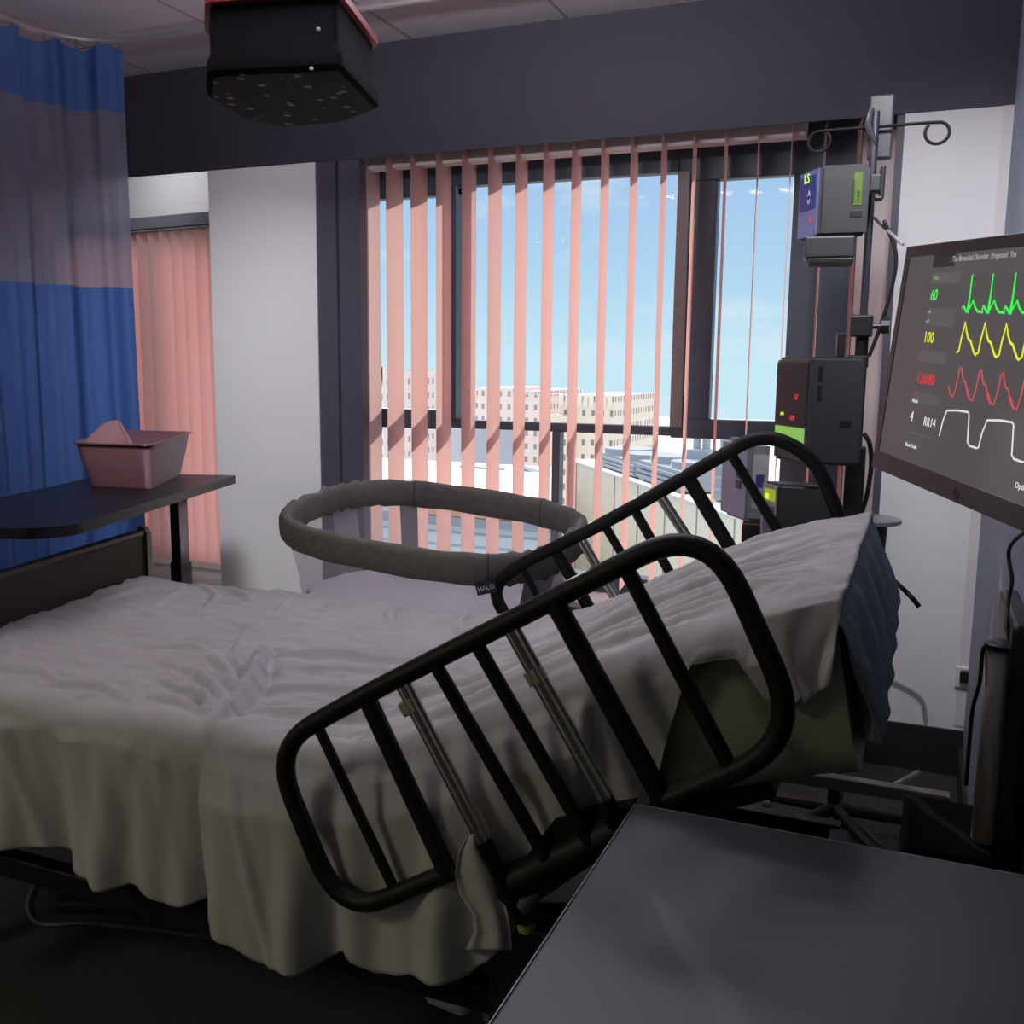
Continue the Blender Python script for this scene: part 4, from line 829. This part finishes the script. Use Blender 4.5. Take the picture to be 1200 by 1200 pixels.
# header and side boxes
def sbox(p0, p1, m, name='grey_field', dz=0):
    a_, b_ = S2(*p0), S2(*p1); x0, x1 = sorted((a_[0], b_[0])); y0_, y1_ = sorted((a_[1], b_[1])); return plate(MM, x0, y0_, x1, y1_, SZ+.0003+dz, m, name, scr, 0)
hy = S2(1100, 300)[1]
plate(MM, bz, MHt-bz-.030, MWd-bz, MHt-bz, SZ+.0003, glow('header', (.085, .078, .082)), 'header_field', scr, 0)
sbox((1095, 296), (1117, 312), glow('black_field', (.008, .008, .012)), 'dark_logo_field', .0003)
tp = S2(1113, 305); text('header_text', ': The Bronchial Disorder  Proposed  Yes', .0105, MM @ Matrix.Translation((tp[0], tp[1]-.002, SZ+.0006)), glow('dim_text', (.35, .35, .34)), scr, xs=.95, ext=.0002)
for p0, p1 in (((1092, 320), (1124, 331)), ((1087, 361), (1115, 383)), ((1077, 410), (1106, 427)), ((1070, 458), (1098, 476)), ((1063, 504), (1090, 515))): sbox(p0, p1, g_box)
def stext(s_, px, py, size, m, xs=1): p = S2(px, py); return text('readout', s_, size, MM @ Matrix.Translation((p[0], p[1], SZ+.0007)), m, scr, xs=xs, ext=.0002)
stext('Pulse', 1093, 328, .008, glow('dim_green', (.15, .35, .10))); stext('60', 1089, 352, .022, g_green, .95)
stext('ox1', 1086, 367, .007, glow('dim_white', (.3, .32, .28))); stext('ox2', 1084, 378, .007, MATS['glow_dim_white']); stext('100', 1081, 401, .022, g_yel, .95)
stext('bp.a', 1075, 422, .007, glow('dim_red', (.30, .05, .06))); stext('120/80', 1073, 448, .021, g_red, .95)
stext('bp.v', 1071, 462, .007, MATS['glow_dim_red']); stext('Mode', 1068, 471, .008, g_white)
stext('4', 1065, 493, .021, g_white); stext('RR14', 1081, 498, .017, g_white, .95)
sbox((1059, 515), (1076, 527), g_box); stext('Show Tools', 1060, 522, .0075, g_white)
sbox((1186, 560), (1215, 577), g_box); stext('Options', 1188, 571, .010, g_white)
# waves given in screen pixels of the first visible beats and continued along the panel
e0 = [(1127, 362), (1128, 358), (1130, 361), (1132, 366), (1133, 363), (1139, 322), (1133.5, 367), (1136, 360), (1140, 352), (1142, 360), (1145, 365), (1151, 366)]
def rep(base, dpx, n, yy):
    """repeat a beat in panel coordinates so spacing is even on the real screen"""
    P0 = [S2(*p) for p in base]; d_ = (S2(base[0][0]+dpx, base[0][1]+yy)[0]-P0[0][0]); out_ = []
    for k in range(n): out_ += [(p[0]+d_*k, p[1]) for p in P0]
    return [p for p in out_ if p[0] < MWd-bz-.005]
def rib2(name, P, w_, m):
    rows = []
    P = [Vector((p[0], p[1], 0)) for p in P]
    for i, p in enumerate(P):
        d_ = (P[min(i+1, len(P)-1)]-P[max(i-1, 0)]); d_ = d_.normalized() if d_.length > 1e-7 else Vector((1, 0, 0)); n_ = Vector((-d_.y, d_.x, 0))*w_/2
        rows.append([tuple(MM @ (p+n_+Vector((0, 0, SZ+.0008)))), tuple(MM @ (p-n_+Vector((0, 0, SZ+.0008))))])
    return solidify(grid(name, rows, m, scr, False), .0004, 0)
rib2('heart_trace', rep(e0, 23.5, 5, .6), .0030, g_green)
rib2('oxygen_trace', rep([(1120, 413), (1123, 411), (1126, 396), (1131, 377), (1132, 388), (1134, 397), (1137, 400), (1139, 408), (1141, 414), (1143, 416)], 22.5, 5, 1.5), .0032, g_yel)
rib2('pressure_trace', rep([(1111, 452), (1113, 462), (1116, 465), (1120, 452), (1124, 432), (1126, 430), (1128, 445), (1131, 448), (1133, 462), (1136, 469)], 22.5, 5, 3), .0028, glow('soft_red', (.50, .08, .09)))
rib2('breath_trace', rep([(1100, 511), (1104, 494), (1109, 481), (1122, 481), (1134, 483), (1135, 486), (1133, 518), (1135, 522), (1143, 525)], 46, 4, 13), .0026, g_white)
text('maker_mark', 'hp', .014, MM @ Matrix.Translation((MWd/2-.008, .008, .0005)), mat('dim_logo', (.10, .10, .11), .4), mon)
b = MB(); b.tube([MM @ Vector((.27, .17, -.03)), MM @ Vector((.27, .17, -.075)), (.195, 1.47, 1.31)], .016, 10); b.box((.185, 1.40, 1.22), (.2, 1.54, 1.40), .003); b.build('wall_arm', black_metal, mon)
cable('monitor_cord', [(.17, 1.52, 1.12), Uy(1184, 640, 1.75), Uy(1186, 680, 1.75), Uy(1182, 705, 1.75), Uy(1180, 735, 1.72), Uy(1186, 762, 1.70), Uy(1190, 800, 1.70)], .0032, black_plastic, 'thin black cord hanging down the right wall below the monitor')
# ------------------------------------------------------------------ stand with a silver column
st = thing('equipment_stand', (.13, 1.72, 0), 'black equipment stand with a silver padded column at the right wall', 'stand')
ca = Uy(1173, 760, 1.7); cb_ = Uy(1175, 990, 1.7)
MB().lathe((ca.x, 1.7, 0), [(.016, cb_.z), (.021, cb_.z+.005), (.021, ca.z-.008), (.016, ca.z)], 28).build('silver_column', silver_pad, st, True, 50)
MB().tube([Uy(1158, 990, 1.69), Uy(1156, 762, 1.69)], .0022, 8).build('side_wire', chrome, st, True)
MB().lathe((ca.x, 1.7, 0), [(.020, ca.z-.002), (.025, ca.z), (.025, ca.z+.008), (.018, ca.z+.012)], 24).build('cap', black_plastic, st, True)
MB().box((.155, 1.66, .30), (.186, 1.95, .93), .008).build('side_panel', black_plastic, st)
MB().box((.02, 1.62, .50), (.16, 1.80, .556), .008).build('shelf', mat('black_cabinet', (.006, .004, .004), .8, spec=.1), st)
MB().box((.02, 1.60, .04), (.18, 1.98, .50), .01).build('cabinet', mat('black_cabinet', (.006, .004, .004), .8, spec=.1), st)
for x, y in ((.05, 1.64), (.15, 1.64), (.05, 1.94), (.15, 1.94)): MB().cyl((x-.01, y, .022), (x+.01, y, .022), .022).build('caster', black_plastic, st, True)
cable('looped_cord', [Uy(1158, 758, 1.72), Uy(1152, 762, 1.74), Uy(1148, 800, 1.78), Uy(1140, 830, 1.8), Uy(1136, 870, 1.8), Uy(1132, 920, 1.8)], .0035, black_plastic, 'black cord draped down the left of the silver column')
# outlet on the right pier
ou = thing('wall_outlet', Uy(1131, 793, YW-.004), 'small white power outlet low in the corner of the wall', 'outlet')
p_ = Uy(1129, 793, YW); MB().box((p_.x-.024, YW-.014, p_.z-.035), (p_.x+.022, YW-.0005, p_.z+.035), .004).build('cover_plate', mat('outlet_white', (.7, .7, .7), .4), ou)
MB().box((p_.x-.012, YW-.032, p_.z-.012), (p_.x+.020, YW-.014, p_.z+.026), .004).build('plug', black_plastic, ou)
# ------------------------------------------------------------------ foreground table
tbl = thing('grey_table', (.25, .75, 0), 'grey laminate worktable in the near right foreground', 'table')
c0 = U(745, 940, 'z', .77)
MB().box((c0.x, .30, .742), (1.05, c0.y, .768), .003).build('table_top', grey_table, tbl)
MB().box((c0.x-.0015, .30, .744), (c0.x-.0002, c0.y, .7675)).build('edge_band', table_edge, tbl)
MB().box((c0.x, c0.y+.0002, .744), (1.05, c0.y+.0015, .7675)).build('edge_band', table_edge, tbl)
for x in (c0.x+.04, 1.0):
    for y in (.34, c0.y-.05): MB().box((x-.02, y-.02, 0), (x+.02, y+.02, .742), .003).build('leg', black_metal, tbl)
MB().box((c0.x+.02, .32, .69), (1.03, c0.y-.03, .742), .003).build('apron', black_metal, tbl)
# remote control and cords on the floor
rc = thing('bed_remote', U(528, 1163, 'z', .02), 'white oval bed remote lying on the dark floor below the bed', 'remote control')
ra = U(500, 1152, 'z', .03); rb = U(553, 1174, 'z', .03); rx = (rb-ra).normalized(); ry = Vector((-rx.y, rx.x, 0)); L_ = (rb-ra).length
Mr = frame((ra+rb)/2 - Vector((0, 0, .016)), rx, ry)
def stad(L, w_, z, sc=1): return [Mr @ Vector(((L/2-w_/2)*(1 if math.cos(a_) >= 0 else -1) + w_/2*math.cos(a_)*sc, w_/2*math.sin(a_)*sc, z)) for a_ in [2*math.pi*(k+.5)/32 for k in range(32)]]
MB().loft([stad(L_, .05, -.010, .85), stad(L_, .05, 0), stad(L_, .05, .010), stad(L_, .05, .014, .85)]).build('remote_body', mat('remote_white', (.55, .57, .52), .4), rc, True, 50)
b = MB(); b.M = Mr
for k in range(6):
    x = -L_*.34 + L_*.68*(k//2)/2; y = -.010 + .020*(k % 2); b.tube([(x + .007*math.cos(a_), y+.006*math.sin(a_), .0155) for a_ in [2*math.pi*j/12 for j in range(12)]], .0014, 6, closed=True)
b.build('button_ring', black_plastic, rc)
cable('remote_cord', [rb-Vector((0, 0, .012)), U(575, 1185, 'z', .01), U(610, 1198, 'z', .01), U(650, 1205, 'z', .01)], .0035, mat('pale_cord', (.35, .36, .33), .5), 'pale coiled cord running from the bed remote')
cable('floor_cord', [U(p[0], p[1], 'z', .008) for p in ((58, 1015), (38, 1040), (32, 1065), (48, 1083), (100, 1082), (160, 1088), (235, 1097), (300, 1102))], .004, mat('dull_cord', (.12, .12, .10), .6), 'dull grey cord looping on the floor under the foot of the bed')
cable('thin_wire', [U(p[0], p[1], 'z', .008) for p in ((372, 1120), (395, 1133), (425, 1137), (450, 1145))], .003, MATS['pale_cord'], 'thin pale wire on the floor just under the sheet hem')
# housings of the added fill lamps, all out of view
tf = thing('added_pendant', (-1.2, 1.75, ZC), 'added unseen pendant above the bed that brightens the ceiling', 'pendant lamp')
b = MB(); b.box((-1.78, 1.67, 2.21), (-.62, 1.685, 2.25), .003); b.box((-1.78, 1.815, 2.21), (-.62, 1.83, 2.25), .003); b.box((-1.78, 1.685, 2.225), (-.62, 1.815, 2.235)); b.build('lamp_body', light_trim, tf)
for x in (-1.7, -.7): MB().tube([(x, 1.75, 2.235), (x, 1.75, ZC)], .002, 6).build('wire', black_metal, tf)
UP_FILL.parent = tf; UP_FILL.matrix_parent_inverse = Matrix.Translation(-tf.location)
lf = thing('added_linear_lamp', (-1.0, 2.72, ZC), 'added unseen fill lamp on the ceiling in front of the window', 'ceiling light')
MB().box((-1.78, 2.73, 2.47), (-.22, 2.77, ZC-.001), .003).build('lamp_body', light_trim, lf)
BED_FILL.parent = lf; BED_FILL.matrix_parent_inverse = Matrix.Translation(-lf.location)
hl = thing('added_fill_lamp', (-3.0, -1.1, ZC), 'added unseen fill lamp at the dark back of the room', 'lamp')
MB().lathe((-3.0, -1.1, 0), [(.2, 2.512), (.24, 2.508), (.24, 2.482), (.2, 2.478)], 32).build('lamp_housing', light_trim, hl, True)
for s in SPOTS:
    x, y = s.location.x, s.location.y; r_ = thing('added_spot_lamp', (x, y, ZC), 'added unseen fill spot in the ceiling close to the %s' % ('left wall column' if x < -1 and y < 3.5 else 'alcove blind' if y > 3.5 else 'right wall pier'), 'downlight')
    o = MB().tube([(x+.055*math.cos(a_), y+.055*math.sin(a_), ZC-.004) for a_ in [2*math.pi*k/28 for k in range(28)]], .006, 8, closed=True).build('trim_ring', light_trim, r_, True)
    s.parent = r_; s.matrix_parent_inverse = Matrix.Translation(-r_.location)
WARM.parent = hl; WARM.matrix_parent_inverse = Matrix.Translation(-hl.location)
